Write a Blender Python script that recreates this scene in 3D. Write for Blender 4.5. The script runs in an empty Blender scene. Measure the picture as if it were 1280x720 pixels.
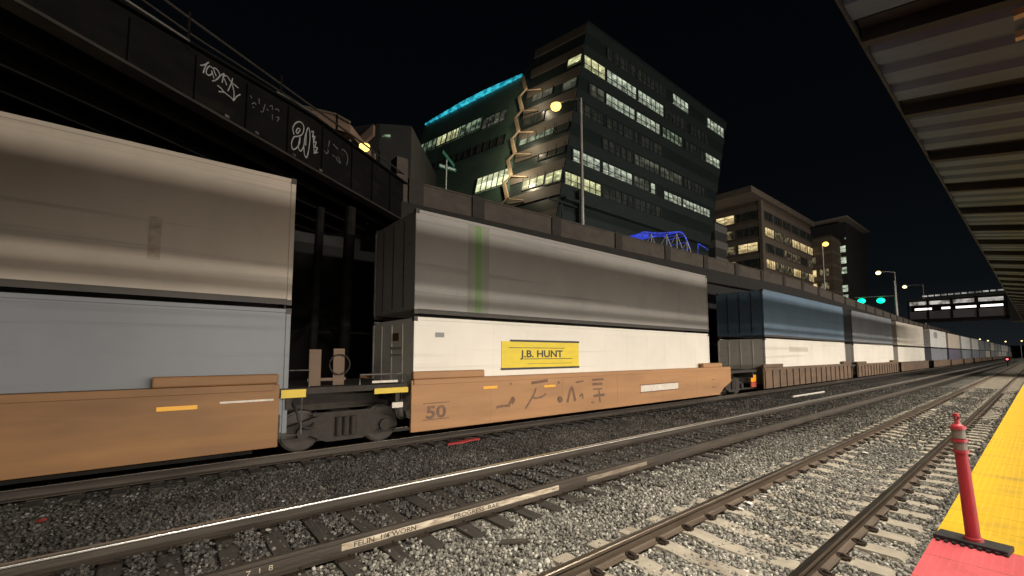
import bpy, math, random
import numpy as np
from mathutils import Vector, Matrix
random.seed(7); rng = np.random.default_rng(11)
S = bpy.context.scene
COL = S.collection
PI = math.pi

# ------------------------------------------------------------------ materials
def mat(name, c1, c2=None, rough=.7, metal=0., scale=(1, 1, 1), detail=4, lo=.35, hi=.65, bump=0., bscale=None, c3=None, spec=.5, s3=(.35, .35, .35), lo3=.55, hi3=.75):
    m = bpy.data.materials.new(name); m.use_nodes = True
    nt = m.node_tree; N = nt.nodes; L = nt.links
    b = N['Principled BSDF']; b.inputs['Roughness'].default_value = rough; b.inputs['Metallic'].default_value = metal
    b.inputs['Specular IOR Level'].default_value = spec
    b.inputs['Base Color'].default_value = (*c1, 1)
    geo = N.new('ShaderNodeNewGeometry')
    def noise(sc, det):
        mp = N.new('ShaderNodeMapping'); mp.inputs['Scale'].default_value = sc
        L.new(geo.outputs['Position'], mp.inputs['Vector'])
        n = N.new('ShaderNodeTexNoise'); n.inputs['Scale'].default_value = 1; n.inputs['Detail'].default_value = det
        n.inputs['Roughness'].default_value = .6
        L.new(mp.outputs[0], n.inputs['Vector']); return n
    def mix(fac, a, bb):
        x = N.new('ShaderNodeMix'); x.data_type = 'RGBA'
        L.new(fac, x.inputs[0])
        for k, v in ((6, a), (7, bb)):
            if isinstance(v, tuple): x.inputs[k].default_value = (*v, 1)
            else: L.new(v, x.inputs[k])
        return x.outputs[2]
    def rng_(o, lo, hi):
        r = N.new('ShaderNodeMapRange'); r.inputs[1].default_value = lo; r.inputs[2].default_value = hi
        L.new(o, r.inputs[0]); return r.outputs[0]
    out = c1
    if c2:
        n = noise(scale, detail); out = mix(rng_(n.outputs['Fac'], lo, hi), c1, c2)
    if c3:
        n3 = noise(s3, 5); out = mix(rng_(n3.outputs['Fac'], lo3, hi3), out, c3)
    if c2 or c3: L.new(out, b.inputs['Base Color'])
    if bump:
        nb = noise(bscale or scale, 5); bp = N.new('ShaderNodeBump'); bp.inputs['Strength'].default_value = bump
        bp.inputs['Distance'].default_value = .02
        L.new(nb.outputs['Fac'], bp.inputs['Height']); L.new(bp.outputs[0], b.inputs['Normal'])
    return m

def emis(name, col, strength, col2=None, scale=(1, 1, 1), lo=.4, hi=.6, floor_=None):
    m = bpy.data.materials.new(name); m.use_nodes = True
    nt = m.node_tree; N = nt.nodes; L = nt.links
    b = N['Principled BSDF']; b.inputs['Base Color'].default_value = (.05, .05, .05, 1); b.inputs['Roughness'].default_value = .3
    b.inputs['Emission Color'].default_value = (*col, 1); b.inputs['Emission Strength'].default_value = strength
    if col2:
        geo = N.new('ShaderNodeNewGeometry'); mp = N.new('ShaderNodeMapping'); mp.inputs['Scale'].default_value = scale
        L.new(geo.outputs['Position'], mp.inputs['Vector'])
        n = N.new('ShaderNodeTexNoise'); n.inputs['Scale'].default_value = 1; n.inputs['Detail'].default_value = 3
        L.new(mp.outputs[0], n.inputs['Vector'])
        r = N.new('ShaderNodeMapRange'); r.inputs[1].default_value = lo; r.inputs[2].default_value = hi; L.new(n.outputs['Fac'], r.inputs[0])
        x = N.new('ShaderNodeMix'); x.data_type = 'RGBA'; L.new(r.outputs[0], x.inputs[0])
        x.inputs[6].default_value = (*col, 1); x.inputs[7].default_value = (*col2, 1)
        L.new(x.outputs[2], b.inputs['Emission Color'])
    if floor_:
        sx = N.new('ShaderNodeSeparateXYZ'); L.new(geo.outputs['Position'], sx.inputs[0])
        def mth(op, a, bb, c=None):
            q = N.new('ShaderNodeMath'); q.operation = op
            for k, v in enumerate((a, bb, c)):
                if v is None: continue
                if isinstance(v, (int, float)): q.inputs[k].default_value = v
                else: L.new(v, q.inputs[k])
            return q.outputs[0]
        hz = mth('FRACT', mth('DIVIDE', mth('SUBTRACT', sx.outputs[2], floor_[0]), floor_[1]), 0.)
        mr = N.new('ShaderNodeMapRange'); mr.inputs[1].default_value = .18; mr.inputs[2].default_value = .5; mr.inputs[3].default_value = .55; mr.inputs[4].default_value = 1.15; L.new(hz, mr.inputs[0])
        mp2 = N.new('ShaderNodeMapping'); mp2.inputs['Scale'].default_value = (.9, .9, 3.2); L.new(geo.outputs['Position'], mp2.inputs['Vector'])
        vo = N.new('ShaderNodeTexVoronoi'); vo.inputs['Scale'].default_value = .9; L.new(mp2.outputs[0], vo.inputs['Vector'])
        sc = N.new('ShaderNodeSeparateColor'); L.new(vo.outputs['Color'], sc.inputs[0])
        st = mth('MULTIPLY', mth('LESS_THAN', vo.outputs['Distance'], .22), mth('MULTIPLY', sc.outputs[0], 1.6))
        bl = mth('ADD', mth('MULTIPLY', sc.outputs[1], .5), .7)
        L.new(mth('MULTIPLY', mth('ADD', mth('MULTIPLY', mr.outputs[0], bl), st), strength), b.inputs['Emission Strength'])
    m.cycles.emission_sampling = 'NONE'
    return m

def ballast_mat(name, stone):
    m = bpy.data.materials.new(name); m.use_nodes = True
    nt = m.node_tree; N = nt.nodes; L = nt.links
    b = N['Principled BSDF']; b.inputs['Roughness'].default_value = .85; b.inputs['Specular IOR Level'].default_value = .25
    geo = N.new('ShaderNodeNewGeometry'); sep = N.new('ShaderNodeSeparateXYZ'); L.new(geo.outputs['Position'], sep.inputs[0])
    ramp = N.new('ShaderNodeValToRGB')
    e = ramp.color_ramp.elements; e[0].position = 0; e[0].color = (.085, .082, .077, 1); e[1].position = 1; e[1].color = (.72, .70, .66, 1)
    for p, c in ((.3, (.19, .182, .168)), (.6, (.31, .298, .272)), (.85, (.49, .47, .435))):
        q = e.new(p); q.color = (*c, 1)
    if stone:
        at = N.new('ShaderNodeAttribute'); at.attribute_name = 'tone'; L.new(at.outputs['Fac'], ramp.inputs[0])
    else:
        v = N.new('ShaderNodeTexVoronoi'); v.inputs['Scale'].default_value = 21
        L.new(geo.outputs['Position'], v.inputs['Vector'])
        s2 = N.new('ShaderNodeSeparateColor'); L.new(v.outputs['Color'], s2.inputs[0]); L.new(s2.outputs[0], ramp.inputs[0])
        bp = N.new('ShaderNodeBump'); bp.inputs['Strength'].default_value = .9; bp.inputs['Distance'].default_value = .03; bp.invert = True
        L.new(v.outputs['Distance'], bp.inputs['Height']); L.new(bp.outputs[0], b.inputs['Normal'])
    # darker ballast on the freight side of the yard, its border broken by noise
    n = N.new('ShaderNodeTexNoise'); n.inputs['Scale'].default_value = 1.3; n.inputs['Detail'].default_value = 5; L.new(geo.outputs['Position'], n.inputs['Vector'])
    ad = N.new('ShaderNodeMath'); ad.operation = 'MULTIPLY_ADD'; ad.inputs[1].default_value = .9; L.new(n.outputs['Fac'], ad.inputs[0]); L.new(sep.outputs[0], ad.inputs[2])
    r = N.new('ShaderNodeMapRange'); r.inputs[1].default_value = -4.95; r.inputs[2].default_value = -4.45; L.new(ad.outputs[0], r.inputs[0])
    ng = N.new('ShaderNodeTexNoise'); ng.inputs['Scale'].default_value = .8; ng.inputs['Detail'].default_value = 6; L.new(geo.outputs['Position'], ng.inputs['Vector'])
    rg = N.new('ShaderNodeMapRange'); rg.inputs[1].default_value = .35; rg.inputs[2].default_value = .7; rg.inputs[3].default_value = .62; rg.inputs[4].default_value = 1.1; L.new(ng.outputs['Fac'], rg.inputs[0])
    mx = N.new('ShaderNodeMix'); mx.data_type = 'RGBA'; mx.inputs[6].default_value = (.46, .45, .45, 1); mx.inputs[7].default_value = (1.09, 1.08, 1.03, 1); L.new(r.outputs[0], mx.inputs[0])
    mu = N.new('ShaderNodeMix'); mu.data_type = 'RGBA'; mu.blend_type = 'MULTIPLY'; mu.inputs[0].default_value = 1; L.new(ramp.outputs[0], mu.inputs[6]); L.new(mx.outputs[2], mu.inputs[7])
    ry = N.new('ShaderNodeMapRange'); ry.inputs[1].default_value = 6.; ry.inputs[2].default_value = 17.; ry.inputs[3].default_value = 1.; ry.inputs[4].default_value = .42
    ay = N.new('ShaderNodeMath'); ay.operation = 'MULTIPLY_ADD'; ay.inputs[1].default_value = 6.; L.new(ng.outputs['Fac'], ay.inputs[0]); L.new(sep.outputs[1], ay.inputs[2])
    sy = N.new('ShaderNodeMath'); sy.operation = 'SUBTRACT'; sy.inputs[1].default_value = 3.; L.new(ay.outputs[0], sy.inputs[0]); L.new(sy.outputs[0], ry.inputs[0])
    # the freight side is already dark: only the pale ballast ages with distance from the station throat
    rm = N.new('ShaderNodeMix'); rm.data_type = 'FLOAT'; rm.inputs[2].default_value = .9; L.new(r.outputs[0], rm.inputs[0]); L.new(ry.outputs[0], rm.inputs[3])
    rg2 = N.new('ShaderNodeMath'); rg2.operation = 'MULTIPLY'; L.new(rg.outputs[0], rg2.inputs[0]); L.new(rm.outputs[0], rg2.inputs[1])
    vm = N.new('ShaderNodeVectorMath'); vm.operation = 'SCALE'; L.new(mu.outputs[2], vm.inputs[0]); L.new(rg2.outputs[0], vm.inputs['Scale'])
    L.new(vm.outputs[0], b.inputs['Base Color'])
    return m

M = {}
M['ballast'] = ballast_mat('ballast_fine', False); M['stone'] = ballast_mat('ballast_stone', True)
M['rail_rust'] = mat('rail_rust', (.085, .062, .045), (.15, .115, .085), .62, .3, (9, 1.2, 20), bump=.25, bscale=(40, 20, 40))
M['rail_dark'] = mat('rail_sooty', (.042, .033, .026), (.075, .06, .047), .65, .2, (9, 1.2, 20), bump=.25, bscale=(40, 20, 40))
M['rail_head'] = mat('rail_head', (.42, .38, .33), (.24, .19, .15), .32, 1., (25, .8, 5), lo=.4, hi=.6)
M['rail_shiny'] = mat('rail_shiny', (.86, .84, .80), (.7, .68, .64), .36, 1., (25, .5, 5))
M['concrete_tie'] = mat('concrete_tie', (.44, .39, .31), (.34, .30, .24), .85, 0, (4, 6, 6), bump=.3, bscale=(40, 40, 40), c3=(.2, .165, .13), s3=(1.4, 2.3, 3))
M['wood_tie'] = mat('wood_tie', (.075, .066, .056), (.04, .035, .030), .85, 0, (2, 22, 22), bump=.5, bscale=(4, 45, 45), c3=(.1, .085, .07))
M['clip'] = mat('clip_steel', (.032, .024, .018), (.06, .042, .03), .6, .5, (60, 60, 60))
M['paint_white'] = mat('web_paint', (.56, .50, .40), (.33, .26, .18), .7, 0, (12, 4, 30), lo=.4, hi=.62, c3=(.12, .085, .058), s3=(6, 5, 40), lo3=.56, hi3=.66)
M['ink'] = mat('stencil_ink', (.045, .035, .025), rough=.7)
M['yellow'] = mat('tactile_yellow', (.85, .53, .015), (.79, .48, .012), .5, 0, (3, 3, 3), c3=(.50, .31, .05), s3=(1.6, 3.2, 1), lo3=.55, hi3=.85)
M['pink'] = mat('tactile_red', (.78, .13, .145), (.72, .115, .13), .55, 0, (3, 3, 3), c3=(.45, .09, .09), s3=(2.5, 2.5, 1), lo3=.55, hi3=.85)
M['platform'] = mat('platform_concrete', (.34, .32, .29), (.25, .23, .21), .8, 0, (2, 2, 2), bump=.2, bscale=(30, 30, 30))
M['bollard'] = mat('bollard_plastic', (.47, .045, .058), (.41, .04, .05), .45, 0, (9, 9, 3), c3=(.2, .03, .03), s3=(22, 22, 9), lo3=.58, hi3=.72)
M['reflective'] = mat('reflective_band', (.27, .255, .21), (.2, .19, .155), .5, 0, (22, 22, 8))
M['rubber'] = mat('rubber', (.018, .018, .02), (.035, .033, .03), .7, 0, (8, 8, 8), bump=.2, bscale=(60, 60, 60))
M['tan'] = mat('well_car_tan', (.41, .215, .092), (.34, .175, .075), .6, 0, (.8, .25, 3.2), c3=(.25, .135, .068), s3=(.6, .4, 1.6), lo3=.5, hi3=.85, bump=.12, bscale=(2, 1.2, 3))
M['tan2'] = mat('well_car_orange', (.29, .145, .05), (.225, .11, .038), .6, 0, (.8, .25, 3.2), c3=(.15, .075, .03), s3=(.6, .3, 1.2), lo3=.5, hi3=.85, bump=.12, bscale=(2, 1.2, 3))
M['brown'] = mat('well_car_brown', (.155, .095, .055), (.10, .064, .04), .65, 0, (.8, .6, 2.5), c3=(.08, .05, .03), s3=(.6, 1.1, 2.5))
M['truck'] = mat('truck_iron', (.026, .022, .019), (.045, .036, .029), .75, .2, (6, 6, 6), bump=.3, bscale=(20, 20, 20))
M['wheel'] = mat('wheel_steel', (.035, .03, .026), (.055, .046, .038), .6, .3, (4, 4, 4))
M['dark_steel'] = mat('dark_steel', (.006, .0056, .005), (.012, .011, .010), .8, 0, (3, 3, 3), spec=.15)
M['girder'] = mat('girder_paint', (.0042, .0041, .0039), (.0075, .007, .0063), .8, 0, (2, 2, 4), spec=.12, c3=(.014, .0115, .0085), s3=(.9, .9, 2.5), lo3=.58, hi3=.7)
M['girder_flange'] = mat('flange_rust', (.034, .027, .02), (.018, .015, .012), .7, 0, (3, 3, 3))
M['handrail'] = mat('handrail_steel', (.22, .21, .2), (.08, .07, .065), .4, .5, (1.4, 1.4, 1.4), lo=.45, hi=.6)
M['graffiti'] = mat('graffiti_white', (.36, .36, .36), (.24, .24, .24), .6, 0, (14, 14, 14))
M['graffiti_dim'] = mat('graffiti_faded', (.12, .12, .12), (.07, .07, .07), .6, 0, (14, 14, 14))
M['smudge'] = mat('spray_dark', (.12, .07, .05), (.2, .105, .06), .7, 0, (9, 9, 9))
M['parapet'] = mat('parapet_concrete', (.085, .07, .056), (.062, .051, .042), .85, 0, (1.2, 1.2, 2.5), c3=(.05, .04, .03), s3=(1.2, 1.2, .5), bump=.2, bscale=(20, 20, 20))
M['pilaster'] = mat('pilaster_concrete', (.036, .029, .023), (.026, .021, .017), .85, 0, (2, 2, 3))
M['deck'] = mat('viaduct_deck', (.017, .0145, .012), (.011, .0095, .0085), .85, 0, (1, 1, 2))
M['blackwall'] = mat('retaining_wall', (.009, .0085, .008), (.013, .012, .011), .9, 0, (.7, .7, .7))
M['street'] = mat('street_asphalt', (.04, .04, .04), (.055, .053, .05), .85, 0, (2, 2, 2))
M['canopy'] = mat('canopy_sheet', (.082, .12, .165), (.064, .094, .13), .6, 0, (.9, 5, 3), c3=(.04, .058, .075), s3=(.5, 1.6, .5), bump=.1, bscale=(3, 6, 3))
M['canopy_dark'] = mat('canopy_beam', (.007, .0066, .006), (.012, .011, .010), .7, 0, (3, 3, 3))
M['cream'] = mat('lamplit_cream', (.62, .5, .28), (.5, .4, .22), .6, 0, (4, 4, 4))
M['glass_dark'] = mat('office_glass', (.018, .027, .026), (.024, .035, .034), .35, 0, (.12, .12, .27), spec=.6)
M['glass_green'] = mat('office_green_glass', (.07, .125, .10), (.10, .16, .125), .45, 0, (.3, .3, .5), spec=.6)
M['office_slab'] = mat('office_spandrel', (.023, .033, .032), (.03, .04, .038), .5, 0, (.3, .3, 2))
M['office_brown'] = mat('office_brown_panel', (.11, .095, .078), (.085, .073, .06), .6, 0, (.3, .3, 1))
M['mullion'] = mat('mullion', (.03, .033, .033), rough=.5)
M['win_dark'] = mat('window_unlit', (.04, .05, .047), (.09, .10, .088), .2, 0, (1.1, 1.1, .3), lo=.45, hi=.6)
M['stair_wood'] = mat('fin_wood', (.40, .31, .21), (.28, .215, .145), .5, 0, (2, 2, 1))
M['brick'] = mat('brown_brick', (.15, .118, .09), (.12, .094, .072), .85, 0, (.6, .6, 2.))
M['brick_trim'] = mat('brick_trim', (.21, .172, .135), (.17, .14, .11), .8, 0, (.6, .6, 1.))
M['tower'] = mat('tower_wall', (.045, .048, .048), (.06, .056, .05), .6, 0, (.4, .4, .4))
M['soffit'] = mat('brown_soffit', (.3, .2, .14), (.24, .165, .12), .7, 0, (1, 1, 1))
M['pole'] = mat('pole_steel', (.5, .48, .45), (.38, .36, .34), .5, .3, (3, 3, 1))
M['signgreen'] = mat('sign_green', (.03, .16, .1), rough=.4); M['signwhite'] = mat('sign_white', (.5, .55, .52), rough=.5)
M['white_plate'] = mat('white_plate', (.72, .66, .58), (.55, .5, .44), .6, 0, (12, 9, 12))
M['reflector'] = mat('reflector_yellow', (.85, .42, .01), (.78, .37, .01), .35, 0, (8, 8, 8))
M['label_yellow'] = mat('label_yellow', (.70, .50, .03), (.6, .43, .03), .5, 0, (6, 6, 6))
M['orange'] = mat('placard_orange', (.9, .33, .01), rough=.4); M['redplate'] = mat('placard_red', (.4, .06, .03), rough=.5)
M['paper'] = mat('paper_scrap', (.78, .75, .7), (.6, .57, .52), .8, 0, (30, 30, 30)); M['redscrap'] = mat('red_scrap', (.45, .04, .04), (.3, .03, .03), .7, 0, (20, 20, 20))
M['plank'] = mat('plank', (.05, .042, .034), (.09, .075, .06), .9, 0, (12, 12, 12))
M['seam'] = mat('container_rail', (.035, .032, .03), (.055, .048, .042), .6, .2, (2, 1.2, 3))
M['hunt_yellow'] = mat('panel_yellow', (.78, .60, .02), (.70, .53, .02), .5, 0, (5, 2, 8))
M['black_paint'] = mat('black_paint', (.02, .018, .014), rough=.5)
M['green_light_halo'] = mat('green_light_halo', (.27, .28, .22), (.24, .25, .205), .6, 0, (5, 5, 1.2))
M['green_light_streak'] = mat('green_light_streak', (.15, .30, .09), (.17, .25, .12), .6, 0, (5, 5, 1.2))
M['fins_black'] = M['dark_steel']
E = {}
E['warm_lit'] = emis('lit_office_warm', (.80, .80, .42), .95, (.42, .43, .22), (.9, .9, 1.2), .42, .62, floor_=(25.4, 3.75))
E['cool_lit'] = emis('lit_office_cool', (.66, .74, .56), .85, (.2, .25, .18), (.9, .9, 1.4), .42, .64, floor_=(25.4, 3.75))
E['dim_lit'] = emis('lit_office_dim', (.16, .17, .12), .55, (.03, .035, .03), (1.1, 1.1, .8), .4, .6, floor_=(25.4, 3.75))
E['green_lit'] = emis('lit_office_green', (.45, .62, .40), .5, (.06, .09, .06), (.8, .8, .9), .4, .58, floor_=(25.4, 3.75))
E['hot_lit'] = emis('lit_office_hot', (.95, 1., .62), 1.1, (.55, .6, .3), (.5, .5, .8), .45, .65, floor_=(25.4, 3.75))
E['home_lit'] = emis('lit_brick_window', (1., .78, .40), .85, (.55, .4, .17), (.6, .6, .9), .42, .62, floor_=(33.2, 3.8))
E['home_dim'] = emis('lit_brick_window_dim', (.4, .33, .18), .45, (.04, .035, .02), (1., 1., .8), .42, .56, floor_=(33.2, 3.8))
E['cyan'] = emis('neon_cyan', (.05, .66, .8), .9, (.005, .2, .3), (.9, .9, 2), .4, .6)
E['blue'] = emis('neon_blue', (.03, .07, .80), .9, (.015, .02, .2), (1.6, 1.6, 1.6), .38, .62)
E['lamp'] = emis('lamp_sodium', (1., .62, .12), 3.5); E['lamp_pale'] = emis('lamp_pale', (1., .8, .4), 3.)
E['green'] = emis('signal_green', (.0, .95, .45), 2.2); E['red'] = emis('signal_red', (1., .12, .12), 3.)
E['strip'] = emis('strip_white', (1., .93, .85), 2.2); E['strip_dim'] = emis('strip_dim', (.7, .65, .6), .8, (.1, .09, .08), (.8, .8, .8), .4, .6)

# ------------------------------------------------------------------ mesh helpers
class MB:
    def __init__(s): s.v = []; s.f = []
    def add(s, vs, fs):
        o = len(s.v); s.v += [tuple(v) for v in vs]; s.f += [tuple(i + o for i in f) for f in fs]; return s
    def box(s, x0, x1, y0, y1, z0, z1):
        return s.add([(x0, y0, z0), (x1, y0, z0), (x1, y1, z0), (x0, y1, z0), (x0, y0, z1), (x1, y0, z1), (x1, y1, z1), (x0, y1, z1)],
                     [(0, 3, 2, 1), (4, 5, 6, 7), (0, 1, 5, 4), (1, 2, 6, 5), (2, 3, 7, 6), (3, 0, 4, 7)])
    def obox(s, o, a, b, c):   # corner o, edge vectors a,b,c
        o, a, b, c = map(Vector, (o, a, b, c))
        if a.cross(b).dot(c) < 0: a, b = b, a
        return s.add([o, o + a, o + a + b, o + b, o + c, o + a + c, o + a + b + c, o + b + c],
                     [(0, 3, 2, 1), (4, 5, 6, 7), (0, 1, 5, 4), (1, 2, 6, 5), (2, 3, 7, 6), (3, 0, 4, 7)])
    def prism(s, poly, off):   # list of 3-D points, extruded by off
        n = len(poly); off = Vector(off); a = [Vector(p) for p in poly]; b = [p + off for p in a]
        nrm = sum(((a[i] - a[0]).cross(a[(i + 1) % n] - a[0]) for i in range(1, n - 1)), Vector())
        fs = [tuple(range(n)), tuple(range(2 * n - 1, n - 1, -1))] + [(i, i + n, (i + 1) % n + n, (i + 1) % n) for i in range(n)]
        if nrm.dot(off) > 0: fs = [tuple(reversed(f)) for f in fs]
        return s.add(a + b, fs)
    def tube(s, pts, r, n=8, cap=True):
        pts = [Vector(p) for p in pts]; k = len(pts); rs = r if isinstance(r, (list, tuple)) else [r] * k
        vs = []
        for i, p in enumerate(pts):
            t = (pts[min(i + 1, k - 1)] - pts[max(i - 1, 0)]).normalized()
            u = t.cross(Vector((0, 0, 1)));
            if u.length < .05: u = t.cross(Vector((0, 1, 0)))
            u.normalize(); w = t.cross(u)
            for j in range(n): vs.append(p + (u * math.cos(2 * PI * j / n) + w * math.sin(2 * PI * j / n)) * rs[i])
        fs = []
        for i in range(k - 1):
            for j in range(n): fs.append((i * n + j, i * n + (j + 1) % n, (i + 1) * n + (j + 1) % n, (i + 1) * n + j))
        if cap: fs += [tuple(range(n - 1, -1, -1)), tuple(range((k - 1) * n, k * n))]
        return s.add(vs, fs)
    def cyl(s, p, q, r, n=16): return s.tube([p, q], r, n)
    def ball(s, c, r, n=12, sq=1.):
        pts = []; c = Vector(c)
        m = n // 2
        vs = [c + Vector((0, 0, r * sq))]
        for i in range(1, m):
            a = PI * i / m
            for j in range(n): vs.append(c + Vector((r * math.sin(a) * math.cos(2 * PI * j / n), r * math.sin(a) * math.sin(2 * PI * j / n), r * sq * math.cos(a))))
        vs.append(c - Vector((0, 0, r * sq)))
        fs = [(0, 1 + j, 1 + (j + 1) % n) for j in range(n)]
        for i in range(m - 2):
            for j in range(n): fs.append((1 + i * n + j, 1 + (i + 1) * n + j, 1 + (i + 1) * n + (j + 1) % n, 1 + i * n + (j + 1) % n))
        e = len(vs) - 1; b = 1 + (m - 2) * n
        fs += [(e, b + (j + 1) % n, b + j) for j in range(n)]
        return s.add(vs, fs)
    def quad(s, a, b, c, d): return s.add([a, b, c, d], [(0, 1, 2, 3)])

ORG = {}
def props(o, label, cat, group=None, kind=None):
    if label: o['label'] = label
    if cat: o['category'] = cat
    if group: o['group'] = group
    if kind: o['kind'] = kind
def thing(name, loc, label, cat, group=None):
    o = bpy.data.objects.new(name, None); COL.objects.link(o); o.location = loc; o.empty_display_size = .2
    ORG[o.name] = Vector(loc); props(o, label, cat, group); return o
def part(name, mb, m, parent, label=None, smooth=False, bevel=0):
    org = ORG[parent.name]
    me = bpy.data.meshes.new(name); me.from_pydata([tuple(Vector(v) - org) for v in mb.v], [], mb.f); me.update()
    me.materials.append(m)
    if smooth: me.polygons.foreach_set('use_smooth', [True] * len(me.polygons))
    o = bpy.data.objects.new(name, me); COL.objects.link(o); o.parent = parent; ORG[o.name] = org
    if label: o['label'] = label
    if bevel:
        b = o.modifiers.new('bevel', 'BEVEL'); b.width = bevel; b.segments = 2; b.limit_method = 'ANGLE'
    return o
def solo(name, mb, m, label=None, cat=None, group=None, kind=None, org=(0, 0, 0), bevel=0):
    org = Vector(org)
    me = bpy.data.meshes.new(name); me.from_pydata([tuple(Vector(v) - org) for v in mb.v], [], mb.f); me.update()
    me.materials.append(m)
    o = bpy.data.objects.new(name, me); COL.objects.link(o); o.location = org; ORG[o.name] = org
    props(o, label, cat, group, kind)
    if bevel:
        b = o.modifiers.new('bevel', 'BEVEL'); b.width = bevel; b.segments = 2; b.limit_method = 'ANGLE'
    return o
def dup(root, loc, label=None, group=None):
    r = root.copy(); COL.objects.link(r); r.location = loc
    if label: r['label'] = label
    if group: r['group'] = group
    for ch in list(root.children):
        c = ch.copy(); COL.objects.link(c); c.parent = r
        for g in list(ch.children):
            d = g.copy(); COL.objects.link(d); d.parent = c
    return r
def text_mb(txt, size, o, ux, uy, width=None, bold=0.):
    cu = bpy.data.curves.new('lettering', 'FONT'); cu.body = txt; cu.size = size; cu.resolution_u = 3; cu.offset = bold
    ob = bpy.data.objects.new('lettering_tmp', cu); COL.objects.link(ob)
    bpy.context.view_layer.update()
    dg = bpy.context.evaluated_depsgraph_get(); me = bpy.data.meshes.new_from_object(ob.evaluated_get(dg))
    vs = [v.co.copy() for v in me.vertices]; fs = [tuple(p.vertices) for p in me.polygons]
    bpy.data.objects.remove(ob); bpy.data.meshes.remove(me)
    w = max(v.x for v in vs) - min(v.x for v in vs); x0 = min(v.x for v in vs)
    k = (width / w) if width else 1.
    o, ux, uy = Vector(o), Vector(ux), Vector(uy)
    mb = MB(); mb.add([o + ux * ((v.x - x0) * k) + uy * v.y for v in vs], fs); return mb
def ribbon(mb, pts, w, nrm, th=.006):
    """a flat spray-paint stroke lying on a plane with normal nrm"""
    nrm = Vector(nrm); pts = [Vector(p) for p in pts]
    L_, R_ = [], []
    for i, p in enumerate(pts):
        t = (pts[min(i + 1, len(pts) - 1)] - pts[max(i - 1, 0)]).normalized(); sd = t.cross(nrm).normalized() * (w / 2)
        L_.append(p + sd + nrm * th); R_.append(p - sd + nrm * th)
    for i in range(len(pts) - 1): mb.quad(R_[i], R_[i + 1], L_[i + 1], L_[i])
def smooth_pts(pts, k=4):
    pts = [Vector(p) for p in pts]
    if len(pts) < 3: return pts
    out = []
    for i in range(len(pts) - 1):
        p0, p1, p2, p3 = pts[max(i - 1, 0)], pts[i], pts[i + 1], pts[min(i + 2, len(pts) - 1)]
        for j in range(k):
            t = j / k
            out.append(.5 * ((2 * p1) + (p2 - p0) * t + (2 * p0 - 5 * p1 + 4 * p2 - p3) * t * t + (3 * p1 - p0 - 3 * p2 + p3) * t ** 3))
    return out + [pts[-1]]

# ------------------------------------------------------------------ ground
GZ = -.235
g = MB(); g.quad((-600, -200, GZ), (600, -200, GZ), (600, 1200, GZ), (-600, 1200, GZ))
solo('ground', g, M['ballast'], kind='structure')

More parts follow.
